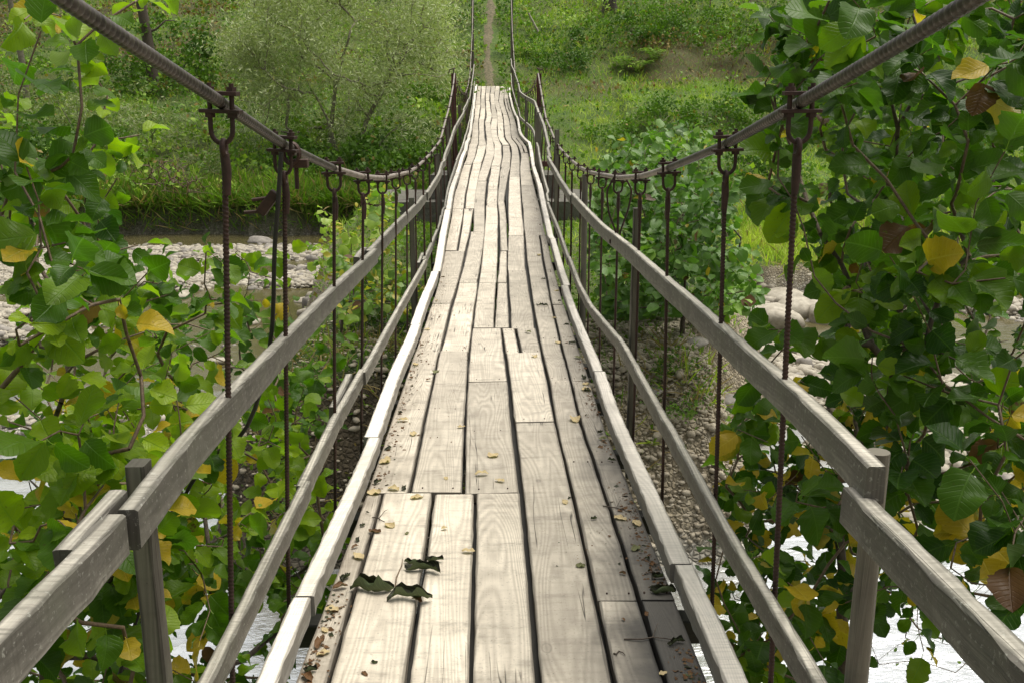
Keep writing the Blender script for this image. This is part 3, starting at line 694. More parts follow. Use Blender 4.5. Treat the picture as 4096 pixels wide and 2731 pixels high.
for side in (-1, 1):
    for k, y in enumerate(hy1 + hy2):
        hang_id += 1
        y = y + (.03 if side > 0 and 2 < k < 17 else 0)
        C0 = cab(np.array(y), side); rg = np.random.default_rng(hang_id)
        zb = DZ(y) - .20; xb = side * (.735 + (.03 if y < 20.5 else .02)) + warp(y, side * .7)
        top = -.092
        # rod with its eye
        far_ = y > 12
        L = C0[2] + top - zb
        if L < .12: continue
        e = .015
        if y < 9.5:
            st = .0022 if y < 4 else .004
            z = np.arange(0, L - .05, st); t = (z + .05) / L
            pts = np.column_stack([(xb - C0[0]) * t, .01 * np.sin(t * 3 + hang_id), top - .05 - z]); pts[-1, 2] = zb - C0[2]
            n = 8; th = np.linspace(0, 2 * math.pi, n, endpoint=False)
            ph = (z[:, None] / .011) * 2 * math.pi + th[None, :]
            rd = .0076 + .0011 * np.sign(np.sin(ph)) * np.abs(np.sin(ph)) ** .5
            B = MB(); B.tube(pts, rd, n, cap=False)
        else:
            t = np.linspace(0, 1, 8)
            pts = np.column_stack([(xb - C0[0]) * t, .01 * np.sin(t * 3 + hang_id), (top - .05) * (1 - t) + (zb - C0[2]) * t])
            B = MB(); B.tube(pts, .0105 if y < 20 else .008, 6)
        # eye loop, thickened where it is welded back to the rod
        th = np.linspace(-.2, 2 * math.pi + .2, 16)
        loop = [(0, math.sin(a_) * .014, top - .016 + math.cos(a_) * .018) for a_ in th + math.pi]
        B.tube(loop, .0072, 7)
        B.tube([(0, .002, top - .03), (.002, .004, top - .07), (0, 0, top - .13)], [.0115, .0125, .009], 8)
        rod = B.build('hanger', M['rust'], bridge, loc=None); 
        rod.location = C0
        sl = 0
        clamp_parts(rod, side, sl, y < 14, hang_id)
    # cross beams sit below (shared by both sides)
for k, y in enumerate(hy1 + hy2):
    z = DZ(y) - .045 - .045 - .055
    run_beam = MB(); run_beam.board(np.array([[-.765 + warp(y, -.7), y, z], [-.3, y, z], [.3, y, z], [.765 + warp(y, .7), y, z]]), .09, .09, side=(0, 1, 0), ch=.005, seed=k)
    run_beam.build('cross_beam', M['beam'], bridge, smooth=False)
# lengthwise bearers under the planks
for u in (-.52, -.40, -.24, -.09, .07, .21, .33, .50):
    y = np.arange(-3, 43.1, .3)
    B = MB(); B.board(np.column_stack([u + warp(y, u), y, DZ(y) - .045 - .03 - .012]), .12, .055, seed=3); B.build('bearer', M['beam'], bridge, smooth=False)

# pylon of red steel posts
def ibeam(B, x, y, z0, z1, w=.075, d=.10, t=.010):
    B.box((x, y, (z0 + z1) / 2), (w, t, z1 - z0)); 
    for s in (-1, 1): B.box((x + s * (w / 2 + t / 2), y, (z0 + z1) / 2), (t, d, z1 - z0))
for side in (-1, 1):
    B = MB(); x = .066 + side * .86; ibeam(B, x, 20.75, 1.7, 4.40); B.build('pylon_post', M['pylon'], bridge, smooth=False)
    B = MB(); B.tube([(x - side * .0, 20.70, 4.36), (x, 20.70, 4.47), (x - side * .03, 20.73, 4.50), (x - side * .08 * -1, 20.8, 4.47), (x + side * .1, 20.82, 4.40)], .012, 7); B.build('cable_saddle', M['rust'], bridge)
B = MB(); B.box((.17, 20.75, 2.60), (2.35, .09, .11)); B.build('pylon_crossbeam', M['pylon'], bridge, smooth=False)
for side in (-1, 1):
    B = MB(); z = np.linspace(3.0, 8.0, 10)
    B.board(np.column_stack([np.full(10, side * .84), np.full(10, 44.75), z]), .11, .11, seed=4); B.build('end_post', M['post'], bridge, smooth=False)
# things hanging on the cables: slack rope with a loose clamp on the left, doubled rope on the right
B = MB(); c0 = cab(np.array(3.20), -1)
def crv(p, n=24):
    p = np.array(p, float); t = np.linspace(0, len(p) - 1, n)
    return np.column_stack([smooth(np.interp(t, np.arange(len(p)), p[:, k]), 5) for k in range(3)])
B.tube(crv([c0 + (0, 0, -.03), c0 + (-.02, 0, -.2), (c0[0] - .05, 3.22, 3.65), (c0[0] - .08, 3.3, 3.35), (-.88, 3.35, 3.02), (-.98, 3.4, 2.93), (-1.1, 3.5, 2.86), (-1.3, 3.5, 2.5), (-1.5, 3.4, 1.9)]), .0075, 8)
B.build('slack_rope', M['beam'], bridge)
B = MB(); 
Mr = np.array([[.62, 0, -.78], [0, 1, 0], [.78, 0, .62]])
B.box((-.742, 3.22, 3.83), (.085, .035, .032), Mr)
for s in (-1, 1): B.tube([(-.745 + s * .018, 3.22, 3.825 + s * .022), (-.805 + s * .014, 3.21, 3.82 + s * .02)], .006, 6)
B.build('loose_clamp', M['rust'], bridge, smooth=False)
B = MB(); c0 = cab(np.array(3.40), -1)
for k in range(3):
    th = np.linspace(0, 2 * math.pi, 20); B.tube(np.column_stack([c0[0] + .026 * np.cos(th), 3.36 + k * .012 + 0 * th, c0[2] - .012 + .034 * np.sin(th)]), .0055, 6)
B.tube([(c0[0] + .012, 3.38, c0[2] - .03), (c0[0] + .012, 3.38, c0[2] - .13)], .0075, 6); B.box((c0[0] + .028, 3.38, c0[2] - .045), (.05, .035, .028))
B.build('rope_lashing', M['rust'], bridge, smooth=False)
B = MB(); c0 = cab(np.array(6.25), 1)
B.tube(crv([c0 + (-.03, 0, 0), c0 + (-.075, 0, -.08), c0 + (-.06, 0, -.22), c0 + (-.01, 0, -.34), c0 + (0, 0, -.4)]), .006, 6)
B.tube(crv([c0 + (.04, 0, 0), c0 + (.085, 0, -.08), c0 + (.065, 0, -.2), c0 + (.02, 0, -.33), c0 + (.01, 0, -.4)]), .006, 6)
B.build('rope_loop', M['rust'], bridge)
B = MB(); B.box(c0 + (0, 0, -.4), (.10, .03, .025)); 
for s in (-1, 1): B.tube([c0 + (s * .03, -.02, -.4), c0 + (s * .03, .03, -.4)], .01, 6)
B.build('rope_bracket', M['rust'], bridge, smooth=False)

# concrete pier
pier = MB()
def rough_block(x0, x1, y0, y1, z0, z1, seed):
    B = MB(); nx_, ny_, nz_ = max(3, int((x1 - x0) / .18)), max(3, int((y1 - y0) / .18)), max(3, int((z1 - z0) / .18))
    faces = []
    def sheet(fu, nu, nv):
        u, v = np.meshgrid(np.linspace(0, 1, nu), np.linspace(0, 1, nv)); p = fu(u, v)
        d = .06 * (vnoise(p[..., 0] * 3 + p[..., 2] * 2 + seed, p[..., 1] * 3 + p[..., 2] * 4) - .5)
        c = np.array([(x0 + x1) / 2, (y0 + y1) / 2, (z0 + z1) / 2]); dirv = (p - c); dirv /= np.linalg.norm(dirv, axis=-1)[..., None]
        p = p + dirv * d[..., None]
        i = np.arange(nv - 1)[:, None] * nu; j = np.arange(nu - 1)[None, :]
        B.add(p.reshape(-1, 3), f4=np.stack([i + j, i + j + 1, i + nu + j + 1, i + nu + j], -1).reshape(-1, 4))
    sheet(lambda u, v: np.stack([x0 + (x1 - x0) * u, y0 + 0 * u, z0 + (z1 - z0) * v], -1), nx_, nz_)
    sheet(lambda u, v: np.stack([x1 - (x1 - x0) * u, y1 + 0 * u, z0 + (z1 - z0) * v], -1), nx_, nz_)
    sheet(lambda u, v: np.stack([x0 + 0 * u, y1 - (y1 - y0) * u, z0 + (z1 - z0) * v], -1), ny_, nz_)
    sheet(lambda u, v: np.stack([x1 + 0 * u, y0 + (y1 - y0) * u, z0 + (z1 - z0) * v], -1), ny_, nz_)
    sheet(lambda u, v: np.stack([x0 + (x1 - x0) * u, y0 + (y1 - y0) * v, z1 + 0 * u], -1), nx_, ny_)
    return B
pier_e = empty('bridge_pier', (0, 20.7, 1.2)); tag(pier_e, 'mossy crumbling concrete pier block under the red steel pylon posts', 'pier')
o = rough_block(-1.25, 1.35, 20.2, 21.4, 1.2, 2.42, 3).build('pier_block', M['concrete'], None, smooth=True); o.parent = pier_e; o.matrix_parent_inverse = Matrix.Translation((0, -20.7, -1.2))
o = rough_block(-2.5, 1.9, 19.6, 22.0, .6, 1.95, 9).build('footing', M['concrete'], None, smooth=True); o.parent = pier_e; o.matrix_parent_inverse = Matrix.Translation((0, -20.7, -1.2))
B = MB(); B.box((-2.45, 19.6, 2.02), (.28, .22, .22)); o = B.build('steel_stub', M['pylon'], None, smooth=False); o.parent = pier_e; o.matrix_parent_inverse = Matrix.Translation((0, -20.7, -1.2))

#VEG
# ------------------------------------------------------------------ vegetation tools
def deproj(x, y, d):   # a point at depth d seen in direction (x, y) of a 2352 px wide view
    return CAMP + (FW + RT * (x - 1176) / 2287. + UP * (784 - y) / 2287.) * d
def leaf_templates(K, nu, nv, width=.78, seed=0, curl=1., kind='alder'):
    rg = np.random.default_rng(seed); out = []
    v = np.linspace(0, 1, nv + 1); u = np.linspace(-1, 1, 2 * nu + 1)
    U, V = np.meshgrid(u, v)
    if kind == 'alder': prof = np.sin(np.pi * np.clip(V, .0, 1) ** .85) ** .58 * (1 + .12 * np.sin(V * 3 - .8)); prof[0] *= .0; prof[-1] = .03; prof[-2] *= .98
    else: prof = np.sin(np.pi * V ** .8) ** .9; prof[-1] = .02; prof[0] = .03
    for k in range(K):
        w = width / 2 * rg.uniform(.78, 1.08) * prof * (1 + rg.normal(0, .05, prof.shape) * (np.abs(U) > .9)) * (1 + (.035 * (-1.) ** np.arange(nv + 1)[:, None] * (np.abs(U) > .9) if nv > 9 else 0))
        x = U * w; y = V.copy()
        fold = rg.uniform(-.05, .40) * curl; droop = rg.uniform(0, .55) * curl; side = rg.normal(0, .12)
        z = fold * np.abs(x) - droop * (V ** 2) * .5 + .035 * curl * np.sin(V * rg.uniform(8, 14) + rg.uniform(0, 6)) * np.abs(x) / .38 + .09 * curl * np.sin(V * 4 + rg.uniform(0, 6)) * x / .38
        y = y * (1 - .12 * droop * V); x = x + side * V ** 2 * .6
        out.append(np.stack([x, y, z], -1).reshape(-1, 3))
    i = np.arange(nv)[:, None] * (2 * nu + 1); j = np.arange(2 * nu)[None, :]
    f = np.stack([i + j, i + j + 1, i + (2 * nu + 1) + j + 1, i + (2 * nu + 1) + j], -1).reshape(-1, 4)
    return np.array(out), np.stack([U * np.clip(prof / prof.max(), 0, 1), V], -1).reshape(-1, 2), f
T_BIG = leaf_templates(40, 2, 12, .78, 1, curl=1.45)
T_MID = leaf_templates(12, 1, 4, .80, 2)
T_LOW = leaf_templates(8, 1, 2, .8, 3)
T_NAR = leaf_templates(8, 1, 2, .24, 4, kind='n')
T_BLADE = leaf_templates(10, 1, 3, .055, 5, curl=1.4, kind='n')
T_SCRAP = leaf_templates(12, 1, 2, .8, 6)
def leaves(name, T, pos, dirv, nrm, size, tint, mat, parent=None, loc=None, petiole=None, twigs=None, tmat=None):
    tm, uv, f = T; n = len(pos)
    if n == 0: return None
    dirv = dirv / (np.linalg.norm(dirv, axis=1)[:, None] + 1e-9)
    nrm = nrm - dirv * np.sum(nrm * dirv, 1)[:, None]; nrm /= np.linalg.norm(nrm, axis=1)[:, None] + 1e-9
    b = np.cross(dirv, nrm)
    k = R.integers(0, len(tm), n); L = tm[k] * size[:, None, None]
    v = pos[:, None, :] + L[..., :1] * b[:, None, :] + L[..., 1:2] * dirv[:, None, :] + L[..., 2:] * nrm[:, None, :]
    nv = tm.shape[1]
    ff = (f[None] + (np.arange(n) * nv)[:, None, None]).reshape(-1, 4)
    uvs = np.broadcast_to(uv[None], (n, nv, 2)).reshape(-1, 2); col = np.repeat(tint, nv, axis=0)
    V = v.reshape(-1, 3); faces = [ff]
    if petiole is not None:   # thin strip from twig to leaf base
        p0 = petiole; s = np.cross(dirv, np.array([0, 0, 1.])) ; s /= np.linalg.norm(s, axis=1)[:, None] + 1e-9
        mid = (p0 + pos) / 2 + np.array([0, 0, -.004]); hw = (.0011 * s)
        pv = np.stack([p0 - hw, p0 + hw, mid + hw, mid - hw, pos + hw, pos - hw], 1)
        base = len(V) + (np.arange(n) * 6)[:, None, None]
        pf = (np.array([[0, 1, 2, 3], [3, 2, 4, 5]])[None] + base).reshape(-1, 4)
        V = np.concatenate([V, pv.reshape(-1, 3)]); faces.append(pf)
        uvs = np.concatenate([uvs, np.zeros((n * 6, 2))]); tt = tint.copy(); tt[:, 0] = .9; tt[:, 3] = 0; col = np.concatenate([col, np.repeat(tt, 6, axis=0)])
    if loc is not None: V = V - np.array(loc)
    if twigs is not None and twigs.v:
        tv = np.concatenate(twigs.v); tf = np.concatenate(twigs.f4) + len(V); V = np.concatenate([V, tv]); faces.append(tf)
        uvs = np.concatenate([uvs, np.concatenate(twigs.uv)]); col = np.concatenate([col, np.zeros((len(tv), 4))])
        return mesh_np(name, V, faces, mat, parent, uv=uvs, col=col, mat2=tmat, n2=len(tf))
    return mesh_np(name, V, faces, mat, parent, uv=uvs, col=col)

def grow(trunks, targets, seed, step=.12, r0=.0017, pw=.44, jit=.012, bias=.35):
    """branch skeleton: every target is joined to the nearest part of what has grown so far"""
    rg = np.random.default_rng(seed)
    P = []; par = []; dist = []; paths = []
    for tr in trunks:
        tr = np.array(tr, float); n = max(4, int(np.linalg.norm(np.diff(tr, axis=0), axis=1).sum() / step))
        t = np.linspace(0, len(tr) - 1, n); q = np.column_stack([smooth(np.interp(t, np.arange(len(tr)), tr[:, k]), 7) for k in range(3)])
        q[1:-1] += rg.normal(0, jit * .8, (n - 2, 3)); ids = []
        for k in range(n):
            ids.append(len(P)); P.append(q[k]); par.append(ids[-2] if k else -1); dist.append(k * step)
        paths.append((0, ids))
    root = np.array(trunks[0][0])
    o = np.argsort(np.linalg.norm(targets - root, axis=1))
    for ti in o:
        t = targets[ti]; A = np.array(P); D = np.linalg.norm(A - t, axis=1)
        up = np.maximum(0, A[:, 2] - t[2])
        c = D + bias * np.array(dist) * .3 + .5 * up
        c[np.array(dist) < .3] += 1.5
        j = int(np.argmin(c)); p0 = A[j]; L = D[j]
        if L < .05: continue
        pd = p0 - A[par[j]] if par[j] >= 0 else np.array([0, 0, 1.]); pd = pd / (np.linalg.norm(pd) + 1e-9)
        n = max(2, int(L / step)); tt = np.linspace(0, 1, n + 1)[1:]
        c1 = p0 + pd * L * .35; c2 = t - (t - p0) * .25 + np.array([0, 0, L * .10])
        q = ((1 - tt) ** 3)[:, None] * p0 + (3 * (1 - tt) ** 2 * tt)[:, None] * c1 + (3 * (1 - tt) * tt ** 2)[:, None] * c2 + (tt ** 3)[:, None] * t
        q += rg.normal(0, jit, q.shape)
        ids = [j]
        for k in range(n):
            ids.append(len(P)); P.append(q[k]); par.append(ids[-2]); dist.append(dist[ids[-2]] + step)
        paths.append((1, ids))
    P = np.array(P); load = np.zeros(len(P)); par = np.array(par)
    tips = [p[1][-1] for p in paths]; load[tips] += 1
    for k in range(len(P) - 1, 0, -1):
        if par[k] >= 0: load[par[k]] += load[k]
    rad = r0 * np.maximum(load, 1) ** pw
    return P, par, rad, paths
def tree(name, label, cat, trunks, targets, seed, mat, T, lsize, per=10, group=None, bark='bark', yellow=None, span=.36, r0=.0017, trunk_r=None, spread=.0, clear=True, pw=.44, step=.12, side_down=.3, bright=(.15, .75), facecam=.0, brown=.012):
    rg = np.random.default_rng(seed)
    e = empty(name, trunks[0][0]); tag(e, label, cat, group); base = np.array(trunks[0][0])
    P, par, rad, paths = grow(trunks, targets, seed, r0=r0, pw=pw, step=step)
    BT = MB(); BB = MB(); BW = MB(); nt_ = 0
    for kind, ids in paths:
        pts = P[ids] - base; r = rad[ids].copy(); r[0] = min(r[0], r[1] * 1.15) if kind else r[0]
        if kind == 0:
            r = r * np.linspace(1.5, 1, len(r)); BT.tube(pts, r, 9)
        else:
            (BT if r[0] > r0 * 4 else BW).tube(pts, r, 6 if r[0] > r0 * 2 else 4, cap=False)
    pos = []; dr = []; nr = []; pet = []
    for kind, ids in paths:
        if kind == 0: continue
        q = P[ids]; seg = np.linalg.norm(np.diff(q, axis=0), axis=1); L = np.concatenate([[0], np.cumsum(seg)])
        s0 = max(0, L[-1] - span); n = max(2, int(per * min(1, (L[-1] - s0) / span + .2)))
        ss = np.linspace(s0, L[-1], n) + rg.normal(0, .006, n); ss = np.clip(ss, 0, L[-1])
        pp = np.column_stack([np.interp(ss, L, q[:, k]) for k in range(3)])
        tv = q[-1] - q[max(0, len(q) - 4)]; tv /= np.linalg.norm(tv) + 1e-9
        sd = np.cross(tv, [0, 0, 1.]); sd /= np.linalg.norm(sd) + 1e-9
        for k in range(n):
            sgn = 1 if k % 2 else -1
            dv = tv * rg.uniform(.2, .9) + sd * sgn * rg.uniform(.5, 1.) + np.array([0, 0, -side_down * rg.uniform(.2, 2.2)]) + rg.normal(0, .25, 3)
            if k == n - 1: dv = tv + rg.normal(0, .2, 3)
            dv /= np.linalg.norm(dv); nv_ = np.array([0, 0, 1.]) + rg.normal(0, .75, 3)
            if facecam: nv_ += facecam * (CAMP - pp[k]) / np.linalg.norm(CAMP - pp[k])
            p0 = pp[k] + (rg.normal(0, spread, 3) if spread else 0); pl = lsize * rg.uniform(.15, .32)
            pet.append(p0); pos.append(p0 + dv * pl); dr.append(dv + np.array([0, 0, -.25])); nr.append(nv_)
    pos = np.array(pos); dr = np.array(dr); nr = np.array(nr); pet = np.array(pet); n = len(pos)
    size = lsize * (.32 + 1.0 * rg.beta(1.8, 1.7, n))
    if clear:
        tip = pos + dr * size[:, None]
        bad = ((np.abs(tip[:, 0]) < .80) | (np.abs(pos[:, 0]) < .80)) & (np.minimum(tip[:, 2], pos[:, 2]) > DZ(pos[:, 1]) - .22)
        bad |= (np.abs(np.abs(pos[:, 0]) - .74) < .05) 
        ok = ~bad; pos, dr, nr, pet, size = pos[ok], dr[ok], nr[ok], pet[ok], size[ok]; n = len(pos)
    cl = fbm(pos[:, 0] * 2.2 + seed, pos[:, 2] * 2.2 + pos[:, 1] * 1.1, 2)
    ye = yellow(pos) if yellow else np.full(n, .03)
    tint = np.column_stack([np.clip(rg.beta(1.6, 2.2, n) * .7 + (cl - .5) * 1.0 + bright[0], 0, 1) * bright[1] / .75, (rg.random(n) < ye) * rg.uniform(.6, 1., n), rg.random(n), (rg.random(n) < brown) * rg.uniform(.5, 1., n)])
    BT.build('trunk', M[bark], e)
    leaves('crown', T, pos, dr, nr, size, tint, M[mat], e, loc=base, twigs=BW, tmat=M['twig' if bark == 'bark' else bark], petiole=pet if lsize > .05 and T is not T_NAR else None)
    return e
def sample(boxes, seed):
    rg = np.random.default_rng(seed); out = []
    for (x0, y0, x1, y1, n, d0, d1) in boxes:
        k = 0; t = 0
        while k < n and t < n * 40:
            t += 1
            d = rg.uniform(d0, d1); p = deproj(rg.uniform(x0, x1), rg.uniform(y0, y1), d)
            if abs(p[0]) < .93 and p[2] > DZ(p[1]) - .3: continue
            if p[2] < .5: continue
            out.append(p); k += 1
    return np.array(out)
def split(targets, roots, seed):
    rg = np.random.default_rng(seed); r = np.array(roots)
    d = np.linalg.norm(targets[:, None, :2] - r[None, :, :2], axis=2) + rg.normal(0, .35, (len(targets), len(r)))
    return np.argmin(d, axis=1)

# ---- alders standing left and right of the near end
LB = [(0, -20, 380, 110, 7, 2.2, 3.4), (0, 150, 430, 430, 8, 2.2, 3.6), (-20, 300, 230, 620, 12, 2.1, 4), (0, 560, 420, 900, 46, 2.3, 5), (350, 570, 680, 900, 38, 3.4, 5.8),
      (0, 880, 560, 1300, 115, 2.3, 5), (460, 860, 720, 1350, 56, 3.4, 5.8), (0, 1250, 300, 1568, 44, 2.2, 5), (300, 1250, 640, 1568, 34, 2.6, 5.2), (640, 960, 830, 1450, 46, 4.2, 6.2), (620, 740, 800, 980, 26, 4.8, 6.6),
      (-500, 0, 0, 1568, 60, 2.2, 5), (0, 1568, 600, 2000, 15, 2.5, 4.5)]
RB = [(1780, -20, 2352, 250, 90, 2.7, 6), (1720, 20, 1900, 220, 12, 3.4, 4.6), (1890, 250, 2352, 700, 130, 2.6, 6.5), (1760, 390, 1900, 500, 4, 3.2, 4), (1880, 700, 2352, 1050, 66, 2.6, 6),
      (1700, 730, 1880, 800, 4, 3.2, 4), (1650, 880, 1850, 1300, 34, 3.2, 5), (1850, 1050, 2352, 1300, 34, 2.5, 5), (1650, 1300, 1960, 1568, 30, 3, 5.2), (1960, 1330, 2352, 1568, 4, 3, 4.5),
      (2352, -200, 3000, 1400, 110, 2.4, 6), (1850, -400, 2352, 0, 40, 3, 6)]
lt = sample(LB, 1); rt_ = sample(RB, 2)
def yl(p): return np.where((p[:, 2] < 3.2) & (p[:, 2] > 2.0), .17, .015) * (p[:, 1] < 4.0) + .02
def yr(p): return np.where((p[:, 2] < 3.0) & (p[:, 0] < 2.0), .20, .015)
LR = [(-1.75, 4.5, .35), (-2.7, 3.4, .45), (-3.9, 4.8, .4)]
a = split(lt, LR, 5)
ltr = [[(-1.75, 4.5, .2), (-1.8, 4.3, 1.2), (-1.65, 4.2, 2.0)], [(-2.7, 3.4, .3), (-2.5, 3.3, 1.4), (-2.2, 3.1, 2.6), (-2.0, 2.9, 3.6)], [(-3.9, 4.8, .2), (-3.7, 4.7, 2.), (-3.5, 4.4, 3.6)]]
ll = ['leafy alder with yellowing leaves crowding the left rail, nearest the deck', 'tall alder stem whose branches fill the left edge of the view', 'outer alder at far left, behind the nearer yellowing branches']
for k in range(3):
    tree('alder_tree', ll[k], 'tree', [ltr[k]], lt[a == k], 11 + k, 'alder', T_BIG, .100, per=9, r0=.0023, yellow=yl, group='alders growing beside the near end of the bridge', facecam=.45, bright=(.26, .85))
RRt = [(1.85, 4.6, .35), (2.9, 3.6, .4), (4.3, 5.6, .4), (1.6, 3.9, .4)]
a = split(rt_, RRt, 6)
rtr = [[(1.85, 4.6, .2), (1.9, 4.6, 2), (1.85, 4.5, 3.4), (1.95, 4.4, 4.9)], [(2.9, 3.6, .3), (2.7, 3.5, 2), (2.5, 3.5, 3.6), (2.6, 3.4, 5.2)], [(4.3, 5.6, .2), (4.1, 5.5, 2.5), (4.0, 5.4, 5.5)], [(1.6, 3.9, .3), (1.55, 3.9, 1.4), (1.45, 3.8, 2.2)]]
lr = ['dark alder with a straight brown trunk right of the bridge, overhanging the cable', 'large leaved alder filling the right edge of the view', 'alder farthest right, standing behind the other right hand alders', 'low alder stem with yellow spotted leaves under the right rail']
for k in range(4):
    tree('alder_tree', lr[k], 'tree', [rtr[k]], rt_[a == k], 31 + k, 'alder', T_BIG, .116, per=10, r0=.0021, yellow=yr, group='alders growing beside the near end of the bridge', facecam=.35, bright=(.06, .8))
# bare twiggy branches over the water, lower right
bt = sample([(1990, 1330, 2300, 1540, 26, 4.6, 6.5)], 9)
tree('thin_alder', 'almost leafless thin branches with tiny leaves over the white glare on the water, lower right', 'tree', [[(3.6, 6.1, .2), (3.1, 5.8, .9), (2.5, 5.5, 1.1)]], bt, 51, 'alderlight', T_MID, .03, per=4, clear=False, span=.25)

# ---- shrubs on the island either side of the bridge
sb = sample([(715, 470, 860, 640, 32, 9.3, 11.5), (850, 430, 1000, 700, 60, 9, 11.5), (760, 560, 940, 730, 40, 9, 11), (960, 560, 1020, 640, 6, 9.5, 10.5)], 12)
tree('alder_shrub', 'yellow green shrub growing against the left side of the bridge', 'shrub', [[(-1.7, 10.3, 1.2), (-1.6, 10.2, 1.9)], [(-2.2, 10.8, 1.2), (-2.3, 10.7, 2.2)]], sb, 61, 'alderlight', T_MID, .098, per=12, yellow=lambda p: .22 + 0 * p[:, 0], facecam=.5, bright=(.3, .9))
sb = sample([(1370, 320, 1520, 450, 70, 9.5, 12), (1480, 290, 1640, 450, 70, 10, 12.5), (1360, 430, 1700, 600, 210, 9, 12.5), (1380, 570, 1740, 720, 210, 9, 12), (1620, 400, 1700, 480, 14, 10, 12)], 13)
tree('alder_shrub', 'dense dark green broadleaf shrub behind the right handrail', 'shrub', [[(2.0, 10.3, 1.2), (2.0, 10.3, 2.3)], [(2.6, 11.2, 1.2), (2.8, 11.2, 2.5)]], sb, 62, 'alderfar', T_MID, .12, per=12, yellow=lambda p: .01 + 0 * p[:, 0], facecam=.5, bright=(.12, .8))

# ---- willow and shrubs of the far bank
def wt(n, seed):
    rg = np.random.default_rng(seed); out = []
    while len(out) < n:
        x = rg.uniform(480, 1045); y = rg.uniform(-120, 390)
        cx_, cy_ = 790, 120
        if ((x - cx_) / 270) ** 2 + ((y - cy_) / 270) ** 2 > 1: continue
        if y > 230 and rg.random() < .75: continue
        if vnoise(x / 60 + 3, y / 55) < .36 or ((x - cx_) / 270) ** 2 + ((y - cy_) / 270) ** 2 > .62 + .6 * vnoise(x / 45, y / 45 + 9): continue
        out.append(deproj(x, y, rg.uniform(30.5, 35.5)))
    return np.array(out)
def leafcloud(name, T, centers, sig, per, size, mat, parent, loc, seed, bright=.15, yellow=.02, up=.3, droop=.3):
    rg = np.random.default_rng(seed); n = len(centers) * per
    c = np.repeat(centers, per, axis=0); pos = c + rg.normal(0, 1, (n, 3)) * np.array(sig)
    dr = rg.normal(0, 1, (n, 3)) + np.array([0, 0, up - droop]); nr = rg.normal(0, .8, (n, 3)) + np.array([0, 0, .8])
    cl = fbm(c[:, 0] * .8 + seed, c[:, 2] * .9 + c[:, 1] * .5, 2)
    tint = np.column_stack([np.clip(rg.beta(2, 2, n) * .6 + (cl - .5) * .9 + bright, 0, 1), (rg.random(n) < yellow) * 1., rg.random(n), np.zeros(n)])
    return leaves(name, T, pos, dr, nr, size * rg.uniform(.6, 1.3, n), tint, M[mat], parent, loc=loc)
wtg = wt(400, 3); base = np.array([-5.0, 33.2, 1.6])
e = empty('willow_tree', base); tag(e, 'big grey green willow with several bare stems on the far bank left of the bridge', 'tree')
Pn, par, rad, paths = grow([[base, base + (-.3, 0, 1.5), base + (-1.2, 0, 3.2)], [base + (.3, 0, 0), base + (1.0, 0, 1.6), base + (1.8, 0, 3.)], [base + (.8, .3, 0), base + (1.6, .3, 1.1), base + (2.4, .2, 1.7)], [base + (-.4, .3, 0), base + (-.2, .3, 2.2), base + (.4, .2, 4.)]], wtg, 77, step=.3, r0=.008, jit=.03)
BT = MB(); BB = MB()
for kind, ids in paths: (BT if kind == 0 else BB).tube(Pn[ids] - base, rad[ids], 6 if kind == 0 else 4, cap=False)
BT.build('trunk', M['greybark'], e); BB.build('limbs', M['greybark'], e)
leafcloud('crown', T_NAR, wtg, (.36, .36, .34), 125, .165, 'willow', e, base, 5, bright=.5)

def shrub(x, y, rx, rz, n, size, mat, T, label, group, seed, bright=.15, yellow=.02, stems=5, name='shrub', cat='shrub', ry=None, sigma=.14):
    rg = np.random.default_rng(seed); z0 = float(H(x, y)); base = np.array([x, y, z0 - .05]); ry = ry or rx
    m = max(12, n // 26); c = []
    while len(c) < m:
        q = rg.uniform(-1, 1, 3); q[2] = abs(q[2])
        r = np.linalg.norm(q)
        if r > 1 or r < .25: continue
        if vnoise(q[0] * 3 + seed, q[2] * 3 + q[1] * 2) < .33: continue
        p = np.array([x + q[0] * rx, y + q[1] * ry, 0]); p[2] = float(H(p[0], p[1])) * .5 + z0 * .5 + q[2] * rz * (1 + .25 * math.sin(q[0] * 5 + seed)); c.append(p)
    c = np.array(c)
    e = empty(name, base); tag(e, label, cat, group)
    B = MB()
    for k in range(stems):
        t = c[rg.integers(len(c))]; mid = base * .5 + t * .5 + rg.normal(0, .1, 3)
        B.tube(np.array([base + (rg.normal(0, .1), 0, 0), mid, t]) - base, [.02 * rz ** .5, .012 * rz ** .5, .004], 5, cap=False)
    B.build('stems', M['greybark'], e)
    leafcloud('foliage', T, c, (sigma, sigma, sigma * .85), max(1, n // m), size, mat, e, base, seed, bright=bright, yellow=yellow)
    return e
sid = 100
def S(px, py, Y, *a, **k):
    """shrub rooted on the terrain at distance Y in the column px"""
    global sid; sid += 1
    x = (px - 1133) / 2287 * Y * 1.02; return shrub(x, Y, *a, seed=sid, **k)
G1 = 'shrubs growing on the far bank'
D = 'scrub'; Wm = 'willow'
